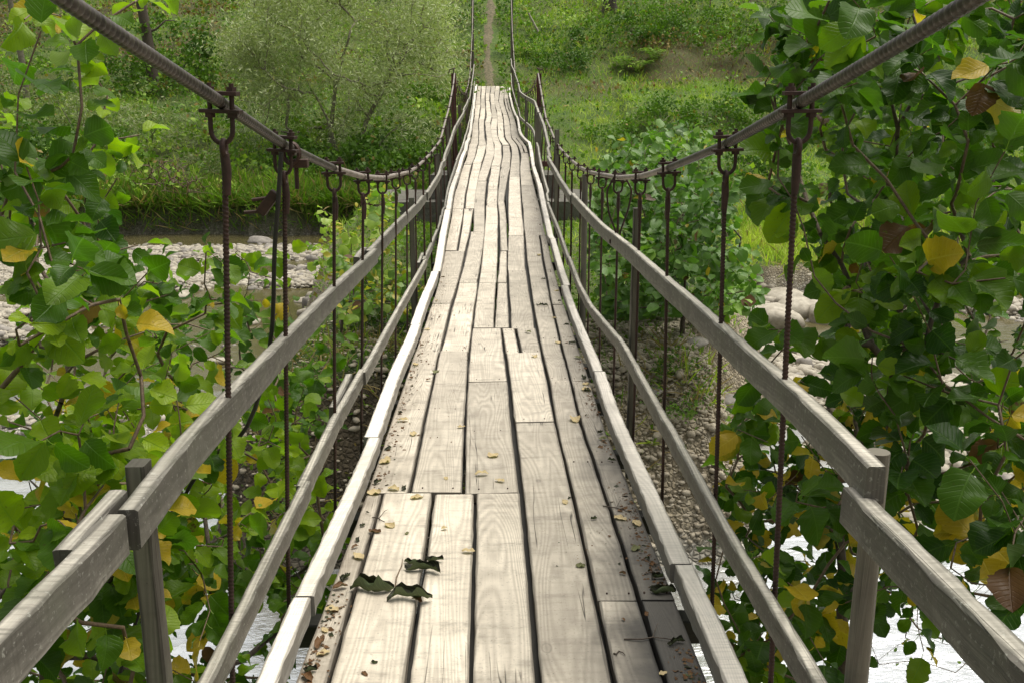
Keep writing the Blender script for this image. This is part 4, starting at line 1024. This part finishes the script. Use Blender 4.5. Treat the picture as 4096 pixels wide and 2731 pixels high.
for (px, Y, rx, rz, n, sz, mat, T, lab, br) in [
    (60, 37, 2.6, 1.9, 2800, .15, Wm, T_NAR, 'wide grey green willow scrub at the left edge of the far slope', .1),
    (230, 36, 2.4, 1.8, 2600, .17, Wm, T_NAR, 'grey green willow scrub below the thin leaning trunk', .1),
    (380, 35, 2.2, 1.7, 2400, .17, Wm, T_NAR, 'grey green willow scrub just left of the big willow', .12),
    (430, 43, 2.6, 3.0, 2600, .17, D, T_LOW, 'dark green tall bush beside the dark trunk upper left', -.1),
    (560, 45, 2.4, 2.6, 2200, .17, D, T_LOW, 'dark green tall bush behind the top of the willow', -.05),
    (90, 33.5, 2.2, 1.2, 2200, .15, D, T_LOW, 'low dark bramble above the left shore', -.12),
    (250, 32.5, 1.8, 1.0, 1800, .15, D, T_LOW, 'low bramble with fallen twigs above the shingle', -.05),
    (560, 32.2, 1.8, 1.0, 1600, .15, Wm, T_NAR, 'thin pale shrub beneath the willow on its left side', .05),
    (720, 31.5, 1.6, .9, 2000, .15, D, T_LOW, 'dark undergrowth under the left half of the willow', -.15),
    (880, 31.2, 1.8, 1.1, 2600, .15, D, T_LOW, 'dark undergrowth under the right half of the willow', -.18),
    (985, 32.5, 1.5, 1.0, 1800, .14, D, T_LOW, 'dark undergrowth close beside the left pylon post', -.12),
    (1000, 41, 1.5, 1.1, 1400, .14, D, T_LOW, 'small bush left of the far deck end', .05),
    (960, 47, 2.2, 1.3, 1500, .14, D, T_LOW, 'low reddish bush on the slope left of the dirt path', .0),
    (1215, 47.5, .6, .55, 500, .12, D, T_LOW, 'small bright plant right of the dirt path', .35),
    (1290, 46.5, 1.8, .8, 1500, .12, D, T_LOW, 'low bush with dead twigs right of the dirt path', -.1),
    (1420, 49, 2.6, .6, 1800, .13, D, T_LOW, 'dark hedge like scrub below the old stump', -.1),
    (1540, 49, 2.4, 1.2, 2200, .13, D, T_LOW, 'brown green scrub below the bare branched sapling', -.08),
    (1680, 47, 2.6, 1.3, 2200, .13, D, T_LOW, 'brown green scrub on the upper right slope', -.05),
    (1640, 36, 1.6, 1.0, 2000, .11, D, T_LOW, 'mid green bush below the grassy track at right', -.02),
    (1500, 35.5, 1.6, .9, 1900, .11, D, T_LOW, 'mid green bush right of the right pylon post', .0),
    (1400, 35, 1.3, .7, 1200, .11, D, T_LOW, 'low bush close behind the right cable', .02),
    (1780, 36, 2.0, 1.6, 2600, .12, D, T_LOW, 'open leafy bush left of the near right alder', .12),
    (1880, 38, 2.2, 2.0, 2600, .12, D, T_LOW, 'tall leafy bush partly behind the near right alder', .12),
    (1740, 30, 1.6, .9, 1700, .11, D, T_LOW, 'shaded bush over the low right bank', -.05),
    (2050, 34, 2.6, 2.2, 2600, .13, D, T_LOW, 'tall bush seen through the right alder leaves', .05),
    (2250, 33, 2.6, 2.4, 2600, .13, D, T_LOW, 'tall bush at the right edge behind the alder leaves', .05)]:
    S(px, 0, Y, rx, rz, n, sz, mat, T, lab, G1, bright=br)
# plants on the island and its flanks
S(1560, 0, 9.0, .32, .32, 900, .03, D, T_LOW, 'small round dark green plant on the gravel bank under the right rail', 'small plants on the island bank', bright=.05, sigma=.05)
S(1440, 0, 12.5, .5, .5, 500, .06, D, T_LOW, 'low weeds at the foot of the dark green shrub', 'small plants on the island bank', bright=-.05, sigma=.1)
S(870, 0, 11.0, .5, .35, 700, .05, D, T_LOW, 'low weeds below the yellow green shrub', 'small plants on the island bank', bright=-.1, sigma=.1)
S(1000, 0, 17, .9, .5, 800, .06, D, T_LOW, 'weeds in front of the concrete pier at left', 'small plants on the island bank', bright=.05, sigma=.12)
# trunks on the slope
def bare_trunk(px, Y, h, r, lean, label, bark='greybark', branches=3, seed=0):
    rg = np.random.default_rng(seed); x = (px - 1133) / 2287 * Y * 1.02; z = float(H(x, Y)) - .1
    e = empty('tree', (x, Y, z)); tag(e, label, 'tree')
    B = MB(); t = np.linspace(0, 1, 12); pts = np.column_stack([lean * t * h + .06 * np.sin(t * 7), 0 * t, t * h]); B.tube(pts, r * (1.15 - .6 * t), 9); B.build('trunk', M[bark], e)
    B = MB()
    for k in range(branches):
        a = rg.uniform(.3, .95); p = np.array([lean * a * h, 0, a * h]); dv = np.array([rg.choice([-1, 1]) * rg.uniform(.5, 1), rg.normal(0, .5), rg.uniform(.2, .9)]); q = [p, p + dv * .4, p + dv * .8 + (0, 0, .2), p + dv * 1.3 + rg.normal(0, .1, 3)]
        B.tube(q, [r * .35, r * .22, r * .15, r * .06], 5, cap=False)
    B.build('branches', M[bark], e); return e, np.array([x, Y, z])
e, b0 = bare_trunk(122, 40, 6.5, .12, -.03, 'thin pale leaning trunk on the slope at upper left', seed=4)
c = np.random.default_rng(8).normal(0, 1, (70, 3)) * (1.6, 1.2, 1.2) + (b0 + (0, 0, 6.5)); leafcloud('crown', T_LOW, c, (.3, .3, .3), 26, .16, 'scrub', e, b0, 6)
e, b0 = bare_trunk(398, 42, 7.5, .22, -.05, 'thick dark trunk on the slope left of the willow', bark='bark', seed=5)
c = np.random.default_rng(9).normal(0, 1, (90, 3)) * (2., 1.6, 1.2) + (b0 + (0, 0, 7.5)); leafcloud('crown', T_LOW, c, (.3, .3, .3), 26, .16, 'scrub', e, b0, 7)
# leafless sapling
def bare_shrub(px, Y, h, n, label, mat, seed, group=None):
    rg = np.random.default_rng(seed); x = (px - 1133) / 2287 * Y * 1.02; z = float(H(x, Y)) - .05; base = np.array([x, Y, z])
    tg = base + np.column_stack([rg.normal(0, h * .35, n), rg.normal(0, h * .3, n), rg.uniform(.4, 1, n) * h])
    Pn, par, rad, paths = grow([[base, base + (.03, 0, h * .25)]], tg, seed, step=.12, r0=.006, jit=.02)
    e = empty('bare_shrub', base); tag(e, label, 'shrub', group); B = MB(); C_ = MB()
    for kind, ids in paths: (B if kind == 0 else C_).tube(Pn[ids] - base, rad[ids], 4, cap=False)
    B.build('stem', M[mat], e); C_.build('branches', M[mat], e)
bare_shrub(1430, 52.3, 1.7, 40, 'leafless branching sapling beside the old stump', 'greybark', 3)
bare_shrub(1600, 51, 1.6, 50, 'dry leafless brown brush on the upper right slope', 'twig', 4)
bare_shrub(1690, 50, 1.4, 50, 'dry leafless brush right of the taller brown brush', 'twig', 5)
bare_shrub(400, 29.4, 1.3, 150, 'tangle of dry reddish twigs on the left shore', 'twig', 6)
bare_shrub(460, 29.2, 1.0, 110, 'smaller tangle of dry twigs beside the reddish one', 'twig', 7)
# fern
def fern(px, Y, label, seed):
    rg = np.random.default_rng(seed); x = (px - 1133) / 2287 * Y * 1.02; z = float(H(x, Y)); base = np.array([x, Y, z]); e = empty('fern', base); tag(e, label, 'fern', 'ferns on the right slope')
    for k in range(16):
        a = rg.uniform(0, 2 * math.pi); L = rg.uniform(.7, 1.1); t = np.linspace(0, 1, 14); r = L * t * .8; zz = L * (1.7 * t - 1.25 * t ** 2)
        sp = np.column_stack([np.cos(a) * r, np.sin(a) * r, zz]); d_ = np.gradient(sp, axis=0); sd = np.cross(d_, [0, 0, 1.]); sd /= np.linalg.norm(sd, axis=1)[:, None]
        pos = np.concatenate([sp[1:], sp[1:]]) + base; dr = np.concatenate([sd[1:], -sd[1:]]) + np.concatenate([d_[1:]] * 2) * 2; m = len(pos)
        leaves('frond', T_NAR, pos, dr, np.tile([0, 0, 1.], (m, 1)), np.tile(.26 * np.sin(np.pi * (t[1:] * .9 + .08)), 2), np.column_stack([np.full(m, rg.uniform(.4, .8)), np.zeros(m), np.zeros(m), np.zeros(m)]), M['scrub'], e, loc=base)
fern(1450, 45.2, 'large fern with arching fronds on the right slope', 1); fern(1485, 45.8, 'fern just right of the largest fern', 2); fern(1418, 45.6, 'fern just left of the largest fern', 3)
# stump
x, Y = (1386 - 1133) / 2287 * 52.3 * 1.02, 52.3; z = float(H(x, Y)); e = empty('tree_stump', (x, Y, z)); tag(e, 'broken old tree stump on the top of the right slope', 'tree stump')
B = MB(); t = np.linspace(0, 2 * math.pi, 16, endpoint=False); rr = .42 * (1 + .12 * np.sin(t * 5)) 
zs = np.linspace(-.3, .8, 6); ringv = np.stack([np.column_stack([np.cos(t) * rr * (1.15 - .1 * k), np.sin(t) * rr * .8, np.full(16, z_) + (.18 * np.sin(t * 2 + 1) + .1 * np.sin(t * 7) if k == 5 else 0)]) for k, z_ in enumerate(zs)])
i = np.arange(5)[:, None] * 16; j = np.arange(16)[None, :]; B.add(ringv.reshape(-1, 3), f4=np.stack([i + j, i + (j + 1) % 16, i + 16 + (j + 1) % 16, i + 16 + j], -1).reshape(-1, 4)); B.build('stump_body', M['stump'], e)
B = MB(); B.add(np.vstack([ringv[-1], [[0, 0, .62]]]), f3=np.column_stack([np.arange(16), (np.arange(16) + 1) % 16, np.full(16, 16)])); B.board(np.array([[-.5, 0, .75], [0, 0, .9], [.55, 0, 1.1]]), .3, .1, side=(0, 1, 0)); B.build('broken_top', M['greybark'], e)
# weathered stick
x, Y = (1222 - 1133) / 2287 * 51, 50.; z = float(H(x, Y)); e_ = MB(); e_.tube([(x - .25, Y, z + .95), (x, Y, z + .5), (x + .25, Y, z + .05)], [.045, .05, .05], 7); tag(e_.build('broken_branch', M['stone'], None), 'pale broken branch stuck in the scrub right of the dirt path', 'branch')

# ---- ground cover, grass
def cover(name, n, xr, yr_, mask, T, size, mat, label=None, up=.8, bright=.15, seed=0, zoff=.02, brownmask=True, ylw=.05, mound=0.):
    rg = np.random.default_rng(seed); x = rg.uniform(*xr, n); y = rg.uniform(*yr_, n); k = mask(x, y) > rg.random(n); x = x[k]; y = y[k]; n = len(x); z = H(x, y)
    if mound: z = z + mound * sstep(.42, .75, fbm(x * .9 + 8, y * 1.3, 3)) * rg.random(n) ** .6
    pos = np.column_stack([x, y, z - zoff]); dr = np.column_stack([rg.normal(0, .5, n), rg.normal(0, .5, n), rg.uniform(.2, 1.2, n) * up]); nr = rg.normal(0, .6, (n, 3)) + (0, -.5, .8)
    cl = fbm(x * .5 + 3, y * .5 + seed, 3); cl2 = fbm(x * 2.2, y * 2.2 + 50, 2)
    br = sstep(.47, .62, fbm(x * .25 + 40, y * .4, 4)) * sstep(39, 45, y) if brownmask else 0 * x
    ye = (rg.random(n) < ylw + .45 * br) * 1.
    tint = np.column_stack([np.clip(rg.beta(2, 2, n) * .5 + (cl - .5) * 1.4 + (cl2 - .5) * 1.0 + bright, 0, 1), ye, rg.random(n), (rg.random(n) < .25 * br) * 1.])
    sz = size * rg.uniform(.5, 1.4, n) * (.6 + .9 * cl2)
    o = leaves(name, T, pos, dr, nr, sz, tint, M[mat]); tag(o, label, kind='stuff'); return o
inpath = lambda x, y: (np.abs(x + .08) > .30 + .1 * np.sin(y * 1.7)) | (y < 43.6)
far_l = lambda x, y: (x < 1.5) * (H(x, y) > .25) * inpath(x, y)
far_r = lambda x, y: (x >= 1.5) * (H(x, y) > .25) * inpath(x, y)
fr = lambda x, y: (np.abs(x) < y * .58 + 2)
cover('ground_cover', 150000, (-30, 30), (28, 60), lambda x, y: fr(x, y) * ((H(x, y) > .3) & inpath(x, y)) * (.45 + .55 * (vnoise(x * .8, y * .8) > .4)) * (1 - .85 * (x > 1.2) * (y < 46.5) * (y > 30)), T_SCRAP, .14, 'scrub', seed=1, bright=.18, mound=.9)
cover('meadow_grass', 130000, (-30, 30), (28, 58), lambda x, y: fr(x, y) * ((H(x, y) > .3) & inpath(x, y)) * (.3 + .7 * (x > 1)), T_BLADE, .30, 'grass', seed=2, bright=.48, up=1.2, mound=.2)
cover('shore_grass', 110000, (-15, 1), (26.8, 31), lambda x, y: sstep(32, 28.4, y) * (H(x, y) > .02), T_BLADE, .50, 'grass', seed=3, bright=-.38, up=1.0, ylw=.2)
cover('bank_grass', 34000, (3.2, 14), (16.5, 27), lambda x, y: (H(x, y) > .3) * 1., T_BLADE, .34, 'grass', seed=4, bright=.62, up=1.3, ylw=.2)
cover('island_grass', 16000, (-4, 5), (8.6, 26), lambda x, y: (H(x, y) > 1.2) * .9, T_BLADE, .16, 'grass', seed=5, bright=.1, up=1., ylw=.1)
cover('island_weeds', 16000, (-4, 5), (7.6, 26), lambda x, y: ((H(x, y) > .9) | ((x < 0) & (H(x, y) > .3) & (vnoise(x * 2, y * 2) > .4))) * .8, T_SCRAP, .07, 'scrub', seed=6, bright=.1)
cover('dry_grass', 9000, (-3.5, 4), (7.4, 10.5), lambda x, y: (H(x, y) > .2) * (vnoise(x * 3, y * 3) > .5) * 1., T_BLADE, .2, 'grass', seed=7, bright=.3, up=.6, ylw=.7)

# ---- stones
def sphere(nu=9, nv=6):
    u = np.linspace(0, 2 * math.pi, nu, endpoint=False); v = np.linspace(0, math.pi, nv + 1)[1:-1]
    P_ = [[0, 0, 1.]] + [[math.sin(b) * math.cos(a), math.sin(b) * math.sin(a), math.cos(b)] for b in v for a in u] + [[0, 0, -1.]]
    f4 = []; f3 = []
    for k in range(nv - 2):
        for j in range(nu): f4.append([1 + k * nu + j, 1 + (k + 1) * nu + j, 1 + (k + 1) * nu + (j + 1) % nu, 1 + k * nu + (j + 1) % nu])
    for j in range(nu): f3.append([0, 1 + j, 1 + (j + 1) % nu]); f3.append([len(P_) - 1, 1 + (nv - 2) * nu + (j + 1) % nu, 1 + (nv - 2) * nu + j])
    return np.array(P_), np.array(f4), np.array(f3)
def stone_var(seed, nu=9, nv=6, k=.18):
    rg = np.random.default_rng(seed); P_, f4, f3 = sphere(nu, nv)
    ph = rg.uniform(0, 6, 6)
    d = 1 + k * np.sin(P_[:, 0] * 3 + ph[0]) * np.cos(P_[:, 1] * 2.5 + ph[1]) + k * .6 * np.sin(P_[:, 2] * 4 + P_[:, 0] * 3 + ph[2]) + rg.normal(0, .03, len(P_))
    P_ = P_ * d[:, None]; 
    for _ in range(3):
        nrm = rg.normal(0, 1, 3); nrm /= np.linalg.norm(nrm); q = P_ @ nrm; P_ = P_ - np.outer(np.maximum(0, q - .72), nrm) * .85
    return P_, f4, f3
SV = [stone_var(k, 7, 4) for k in range(8)]
def stone_field(name, x, y, s, mat, seed, zk=.35):
    rg = np.random.default_rng(seed); n = len(x); V = []; F4 = []; F3 = []; off = 0
    z = np.maximum(H(x, y), -.03)
    for q in range(8):
        id_ = np.arange(q, n, 8); m = len(id_)
        if not m: continue
        P_, f4, f3 = SV[q]; a = rg.uniform(0, 6.28, m); sx_ = s[id_] * rg.uniform(.8, 1.5, m); sy = s[id_] * rg.uniform(.6, 1.1, m); sz = s[id_] * rg.uniform(.35, .75, m)
        L = P_[None] * np.stack([sx_, sy, sz], -1)[:, None, :]
        X_ = L[..., 0] * np.cos(a)[:, None] - L[..., 1] * np.sin(a)[:, None]; Y_ = L[..., 0] * np.sin(a)[:, None] + L[..., 1] * np.cos(a)[:, None]
        v = np.stack([X_ + x[id_][:, None], Y_ + y[id_][:, None], L[..., 2] + (z[id_] + sz * zk)[:, None]], -1)
        nv = len(P_); o = (np.arange(m) * nv)[:, None, None] + off
        V.append(v.reshape(-1, 3)); F4.append((f4[None] + o).reshape(-1, 4)); F3.append((f3[None] + o).reshape(-1, 3)); off += m * nv
    return mesh_np(name, np.concatenate(V), [np.concatenate(F4), np.concatenate(F3)], M[mat])
rg = np.random.default_rng(17)
def scat(n, xr, yr_, ok, p=1.):
    x = rg.uniform(*xr, n); y = rg.uniform(*yr_, n); k = ok(x, y); return x[k], y[k]
bar = lambda x, y: (H(x, y) > -.10) & (H(x, y) < .5)
x, y = scat(150000, (-16, -1.5), (12, 28.5), lambda x, y: bar(x, y) & (x > -.55 * y - 1)); s = np.clip(rg.lognormal(-3.4, .55, len(x)), .016, .12)
tag(stone_field('shingle', x, y, s, 'stone', 1), kind='stuff')
x, y = scat(60000, (1.5, 14), (6.5, 21), lambda x, y: bar(x, y) & ((x > 3.0) | (y > 10.5))); s = np.clip(rg.lognormal(-3.2, .6, len(x)), .02, .16)
tag(stone_field('shingle', x, y, s, 'stone', 2), kind='stuff')
x, y = scat(30000, (-16, 16), (8, 28.5), lambda x, y: (H(x, y) > -.25) & (H(x, y) < .4) & ((x > 3) | (x < -3) | (y > 11))); s = np.clip(rg.lognormal(-3.1, .5, len(x)), .02, .16)
tag(stone_field('shingle', x, y, s, 'darkstone', 3), kind='stuff')
x, y = scat(26000, (-3.2, 4), (7.0, 11.), lambda x, y: (H(x, y) > .15) & ((x > .4) | (rg.random(len(x)) < .22))); s = np.clip(rg.lognormal(-3.9, .5, len(x)), .01, .06)
tag(stone_field('bank_gravel', x, y, s, 'gravel', 4), kind='stuff')
# single boulders
bl = [(610, 537, .30, 27.2, 'dark'), (640, 565, .28, 26., 'dark'), (770, 590, .2, 23, 'l'), (700, 640, .16, 19.5, 'l'), (1765, 690, .62, 17.4, 'b'), (1840, 672, .5, 18.2, 'b'), (1900, 690, .5, 17.8, 'b'), (1820, 735, .42, 15.6, 'b'), (1745, 750, .35, 15.2, 'b'), (1790, 640, .5, 19.2, 'b'), (1950, 745, .4, 15.4, 'b'), (1990, 690, .4, 17.5, 'b'), (2300, 660, .35, 18.5, 'b'), (2240, 745, .35, 15.5, 'b'), (1660, 830, .2, 10.8, 'g'), (1590, 870, .14, 10.1, 'g'), (1500, 960, .1, 9.0, 'g'),
      (520, 600, .17, 22, 'l'), (430, 640, .2, 20, 'l'), (340, 610, .22, 21.5, 'l'), (580, 690, .16, 17.6, 'l'), (240, 700, .2, 17.6, 'l'), (500, 770, .15, 15, 'l'), (90, 620, .25, 21, 'l'), (660, 610, .15, 21.5, 'l')]
lbd = {'dark': 'large grey boulder at the water edge below the far left shore', 'l': 'pale rounded stone standing proud of the left shingle bar', 'b': 'big pale angular boulder on the right shore under the alder', 'g': 'grey stone lying on the gravel bank under the right rail'}
for k, (px, py, s, Y, t) in enumerate(bl):
    P_, f4, f3 = stone_var(200 + k, 16, 10, .16); x = (px - 1133) / 2287 * Y * 1.03; z = max(float(H(x, Y)), 0) + s * .12
    V = P_ * (s * 1.25, s * .9, s * .45)
    o = mesh_np('river_boulder', V, [f4, f3], M['darkstone' if t in 'darkg' and t != 'l' else 'stone'], loc=(x, Y, z)); o.rotation_euler.z = k * 1.3
    tag(o, lbd[t], 'boulder', 'boulders along the river')

# ---- litter on the deck
def deckpt(px, py):
    d = 2.
    for _ in range(60):
        p = deproj(px, py, d); d += (p[2] - DZ(p[1])) * .9 / max(.12, -(FW + UP * (784 - py) / 2287.)[2])
    return deproj(px, py, d), d
def curled(L, seed, curl, wid=.8):
    rg = np.random.default_rng(seed); nv, nu = 9, 3
    v = np.linspace(0, 1, nv + 1); u = np.linspace(-1, 1, 2 * nu + 1); U, V = np.meshgrid(u, v)
    prof = np.sin(np.pi * V ** .85) ** .6; prof[0] = 0; prof[-1] = .03
    ang = U * prof * curl * rg.uniform(.6, 1.2); rad_ = wid / 2 / max(curl, .1)
    x = np.sin(ang) * rad_; z = (1 - np.cos(ang)) * rad_ + .016 * rg.normal(0, 1, U.shape) * np.abs(U) * curl ** .5 + .05 * np.sin(V * 14 + seed) * np.abs(U)
    bend = rg.uniform(-.6, .9) * curl if curl < 1.6 else rg.uniform(.1, .5); y = V - .5; z = z + bend * .5 * (V - .5) ** 2 + .04 * np.sin(V * 9 + seed) * U; z -= z.min()
    i = np.arange(nv)[:, None] * (2 * nu + 1); j = np.arange(2 * nu)[None, :]
    f = np.stack([i + j, i + j + 1, i + 2 * nu + 2 + j, i + 2 * nu + 1 + j], -1).reshape(-1, 4)
    if curl > 2: x = x + .10 * np.sin(V * 6 + seed); z = z * 1.15 + .03 * np.sin(U * 7 + V * 11)
    z -= z.min()
    return np.stack([x, y, z], -1).reshape(-1, 3) * L, f, np.stack([U, V], -1).reshape(-1, 2)
A = [(310, 45, 130, 'y'), (270, 55, 80, 't'), (965, 135, 95, 't'), (1090, 180, 80, 'p'), (720, 165, 55, 't'), (1045, 5, 90, 'p'), (185, 265, 100, 'y'), (360, 240, 90, 't'), (430, 235, 80, 'd'), (190, 200, 70, 'd'), (520, 300, 100, 't'), (230, 535, 95, 'b'), (335, 495, 90, 't'), (450, 545, 50, 'o'), (708, 508, 50, 't'), (875, 665, 95, 'p'), (115, 705, 120, 'p'), (1540, 330, 80, 'p'), (1570, 300, 40, 'd'), (1645, 770, 70, 'o'), (1920, 440, 100, 'p'), (2040, 475, 105, 'y'), (2025, 650, 95, 'o'), (1740, 445, 50, 'd'), (1935, 820, 50, 'b'), (2110, 720, 45, 'd'), (2175, 755, 65, 'b'), (2250, 850, 95, 'd'), (1930, 40, 60, 'd'), (1940, 1140, 40, 'b'), (2100, 1100, 60, 'b'), (2215, 1510, 70, 't'), (225, 1437, 50, 'd'), (160, 1515, 75, 'b'), (30, 850, 110, 'd'), (15, 640, 60, 'b'),
     (560, 800, 250, 'D'), (640, 730, 120, 'D'), (490, 750, 120, 'D'), (210, 940, 310, 'G'), (470, 1000, 340, 'G'), (520, 1010, 90, 'b'), (2300, 1300, 130, 'D'), (2290, 950, 170, 'G'), (2190, 930, 130, 'G'), (85, 400, 30, 'd'), (75, 590, 70, 'd'), (70, 490, 60, 'd')]
A = [(784.4 + a * .3335, 1045 + b * .3335, c * .3335, t) for a, b, c, t in A]
B_ = [(540, 820, 35, 'b'), (565, 705, 50, 'p'), (480, 945, 60, 'p'), (650, 1000, 70, 'o'), (600, 1050, 45, 'b'), (425, 1330, 80, 't'), (395, 1278, 40, 'd'), (495, 1425, 90, 't'), (270, 1530, 70, 'd'), (825, 1375, 55, 't'), (1285, 725, 50, 'o'), (1330, 895, 60, 't'), (1385, 545, 80, 'D'), (1490, 440, 40, 't'), (1465, 625, 40, 'p'), (1490, 795, 60, 'p'), (1510, 510, 35, 'd'), (1620, 800, 60, 'd'), (1570, 675, 40, 'd'), (1670, 900, 60, 'o'), (1735, 1040, 70, 'd'), (1740, 1080, 55, 'p'), (1685, 1120, 70, 'p'), (1765, 1125, 70, 'd'), (1610, 1330, 110, 't'), (1845, 1415, 65, 'd'), (1820, 1455, 60, 'o'), (1895, 1490, 40, 'b'), (1360, 192, 40, 't'), (615, 505, 25, 't'), (690, 345, 30, 'b'), (1390, 360, 35, 'd'), (420, 1040, 45, 'b'), (490, 880, 30, 'b')]
A += [(784.4 + a * .3335, 522.5 + b * .3335, c * .3335, t) for a, b, c, t in B_]
C_ = [(2260, 920, 110, 'b'), (2250, 1070, 100, 'p'), (2190, 1210, 80, 'p'), (2130, 1310, 130, 'b'), (2230, 1370, 110, 't'), (2070, 1490, 100, 'd'), (2080, 1540, 120, 'b'), (2290, 860, 90, 'd')]
A += [(a * .3335, 1045 + b * .3335, c * .3335, t) for a, b, c, t in C_]
names = {'y': 'golden yellow', 't': 'tan curled', 'p': 'pale cream', 'd': 'small dark shrivelled', 'b': 'brown curled', 'o': 'dull olive', 'D': 'large blackened withered', 'G': 'large grey green withered'}
tints = {'y': (.5, 1, 0, 0), 't': (.5, 1, 0, .22), 'p': (.5, 1, 0, 0), 'd': (.2, 0, 0, .4), 'b': (.3, 0, 0, 1), 'o': (.8, 0, 0, 0), 'D': (.1, 0, 0, 0), 'G': (.5, 0, 0, 0)}
for k, (px, py, sz, t) in enumerate(A):
    p, d = deckpt(px, py); L = min(sz * d / 2287 * (1.05 if t in 'DG' else 1.), .16)
    V, f, uv = curled(L, 900 + k, {'y': .6, 't': .9, 'p': .35, 'd': 2.2, 'b': 1.5, 'o': .9, 'D': 2.8, 'G': 2.5}[t], .62 if t in 'DG' else .75)
    u = p[0] - DX(p[1]); u = float(np.clip(u, -.58, .58)); side = 'against the left kerb' if u < -.42 else 'against the right kerb' if u > .42 else 'on the middle planks'
    dist_ = 'near the camera' if p[1] < 3.9 else 'partway along' if p[1] < 6.5 else 'farther along'
    o = mesh_np('fallen_leaf', V, f, M['darkleaf' if t in 'dDGb' else 'deadleaf'], uv=uv, col=np.tile(tints[t], (len(V), 1)), loc=(u + DX(p[1]), p[1], DZ(p[1]) + .004))
    o.rotation_euler.z = (math.pi / 2 + (k * .7 % .6 - .3)) if t in 'DG' else k * 2.4
    tag(o, f'{names[t]} fallen leaf {side}, {dist_}', 'leaf', 'fallen leaves lying on the deck')
# twigs on the deck
tw = [((1385, 1095 + 68), (1450, 1180), 'thin dark forked twig across the right planks'), ((855, 1190), (884, 1200), 'small forked twig by the left kerb'), ((1433, 1470), (1570, 1475), 'long bent twig in the dark lower right corner'), ((1480, 1320), (1515, 1295), 'short twig with a seed head by the right kerb'), ((908, 1350), (925, 1285), 'pale leaf stem joining two withered leaves'), ((1410, 1503), (1436, 1507), 'tiny dark twig in the lower right')]
for k, (a, b, lab) in enumerate(tw):
    p, _ = deckpt(*a); q, _ = deckpt(*b); m = (p + q) / 2 + (.0, .02, 0); rg = np.random.default_rng(k)
    pts = [p, p * .7 + q * .3 + rg.normal(0, .006, 3), m, p * .25 + q * .75 + rg.normal(0, .006, 3), q]
    pts = [np.array([v[0], v[1], DZ(v[1]) + .005 + .004 * (i_ in (1, 3))]) for i_, v in enumerate(pts)]
    B = MB(); B.tube(pts, [.003, .0028, .0024, .002, .0012], 6)
    if k in (0, 1, 2): B.tube([pts[2], pts[2] + (.02, .05, .01), pts[2] + (.03, .08, .004)], [.0018, .0014, .0008], 5)
    tag(B.build('twig', M['twig' if k == 4 else 'bark'], None), lab, 'twig')

# crumbs of leaf litter and dirt along the kerbs
rg = np.random.default_rng(91); n = 3200
y = rg.uniform(1.6, 1.6 + 13 * rg.random(n) ** 1.3, n); sd = np.where(rg.random(n) < .45, -1, 1); u = sd * (.60 - np.abs(rg.normal(0, .035, n)) - (rg.random(n) < .22) * rg.uniform(0, .35, n)); k = fbm(y * 2.2 + sd * 9, u * 0 + 4, 3) + .25 * (np.abs(u) > .5) > .62; y, u = y[k], u[k]; n = len(y)
pos = np.column_stack([u + DX(y), y, DZ(y) + .003]); dr = rg.normal(0, 1, (n, 3)) * (1, 1, .15); nr = rg.normal(0, .35, (n, 3)) + (0, 0, 1.)
tint = np.column_stack([rg.random(n), (rg.random(n) < .5) * .9, rg.random(n), (rg.random(n) < .65) * .9])
o = leaves('leaf_litter', T_LOW, pos, dr, nr, rg.lognormal(-4.5, .5, n).clip(.003, .03), tint, M['darkleaf']); tag(o, kind='stuff')
# ------------------------------------------------------------------ light
w = bpy.data.worlds.new('World'); scene.world = w; w.use_nodes = True
nt = w.node_tree; nt.nodes.clear(); g = NG(nt)
sky = g.n('ShaderNodeTexSky', sky_type='NISHITA'); sky.sun_disc = False
EL, AZ_ = math.radians(68), math.radians(55)   # sun to the right and a little ahead
sky.sun_elevation = EL; sky.sun_rotation = AZ_; sky.air_density = 1.4; sky.dust_density = 4.; sky.ozone_density = 1.
hs = g.n('ShaderNodeHueSaturation', i_Saturation=.30, i_Color=sky.outputs[0])
bg = g.n('ShaderNodeBackground', i_0=g.mix(1., hs.outputs[0], (1.0, .985, .93), 'MULTIPLY')); bg.inputs[1].default_value = .15
ow = g.n('ShaderNodeOutputWorld'); nt.links.new(bg.outputs[0], ow.inputs[0])
sun = bpy.data.lights.new('sun', 'SUN'); sun.energy = 3.6; sun.angle = math.radians(50); sun.color = (1, .96, .87)
so_ = link(bpy.data.objects.new('sun', sun))
d = Vector((math.sin(AZ_) * math.cos(EL), math.cos(AZ_) * math.cos(EL), math.sin(EL)))
so_.rotation_euler = d.to_track_quat('Z', 'Y').to_euler(); so_.location = (20, 10, 30)
scene.view_settings.view_transform = 'Standard'; scene.view_settings.look = 'None'; scene.view_settings.exposure = 0
scene.render.engine = 'CYCLES'
scene.cycles.max_bounces = 6; scene.cycles.transparent_max_bounces = 4; scene.cycles.caustics_reflective = False; scene.cycles.caustics_refractive = False
scene.cycles.use_denoising = True
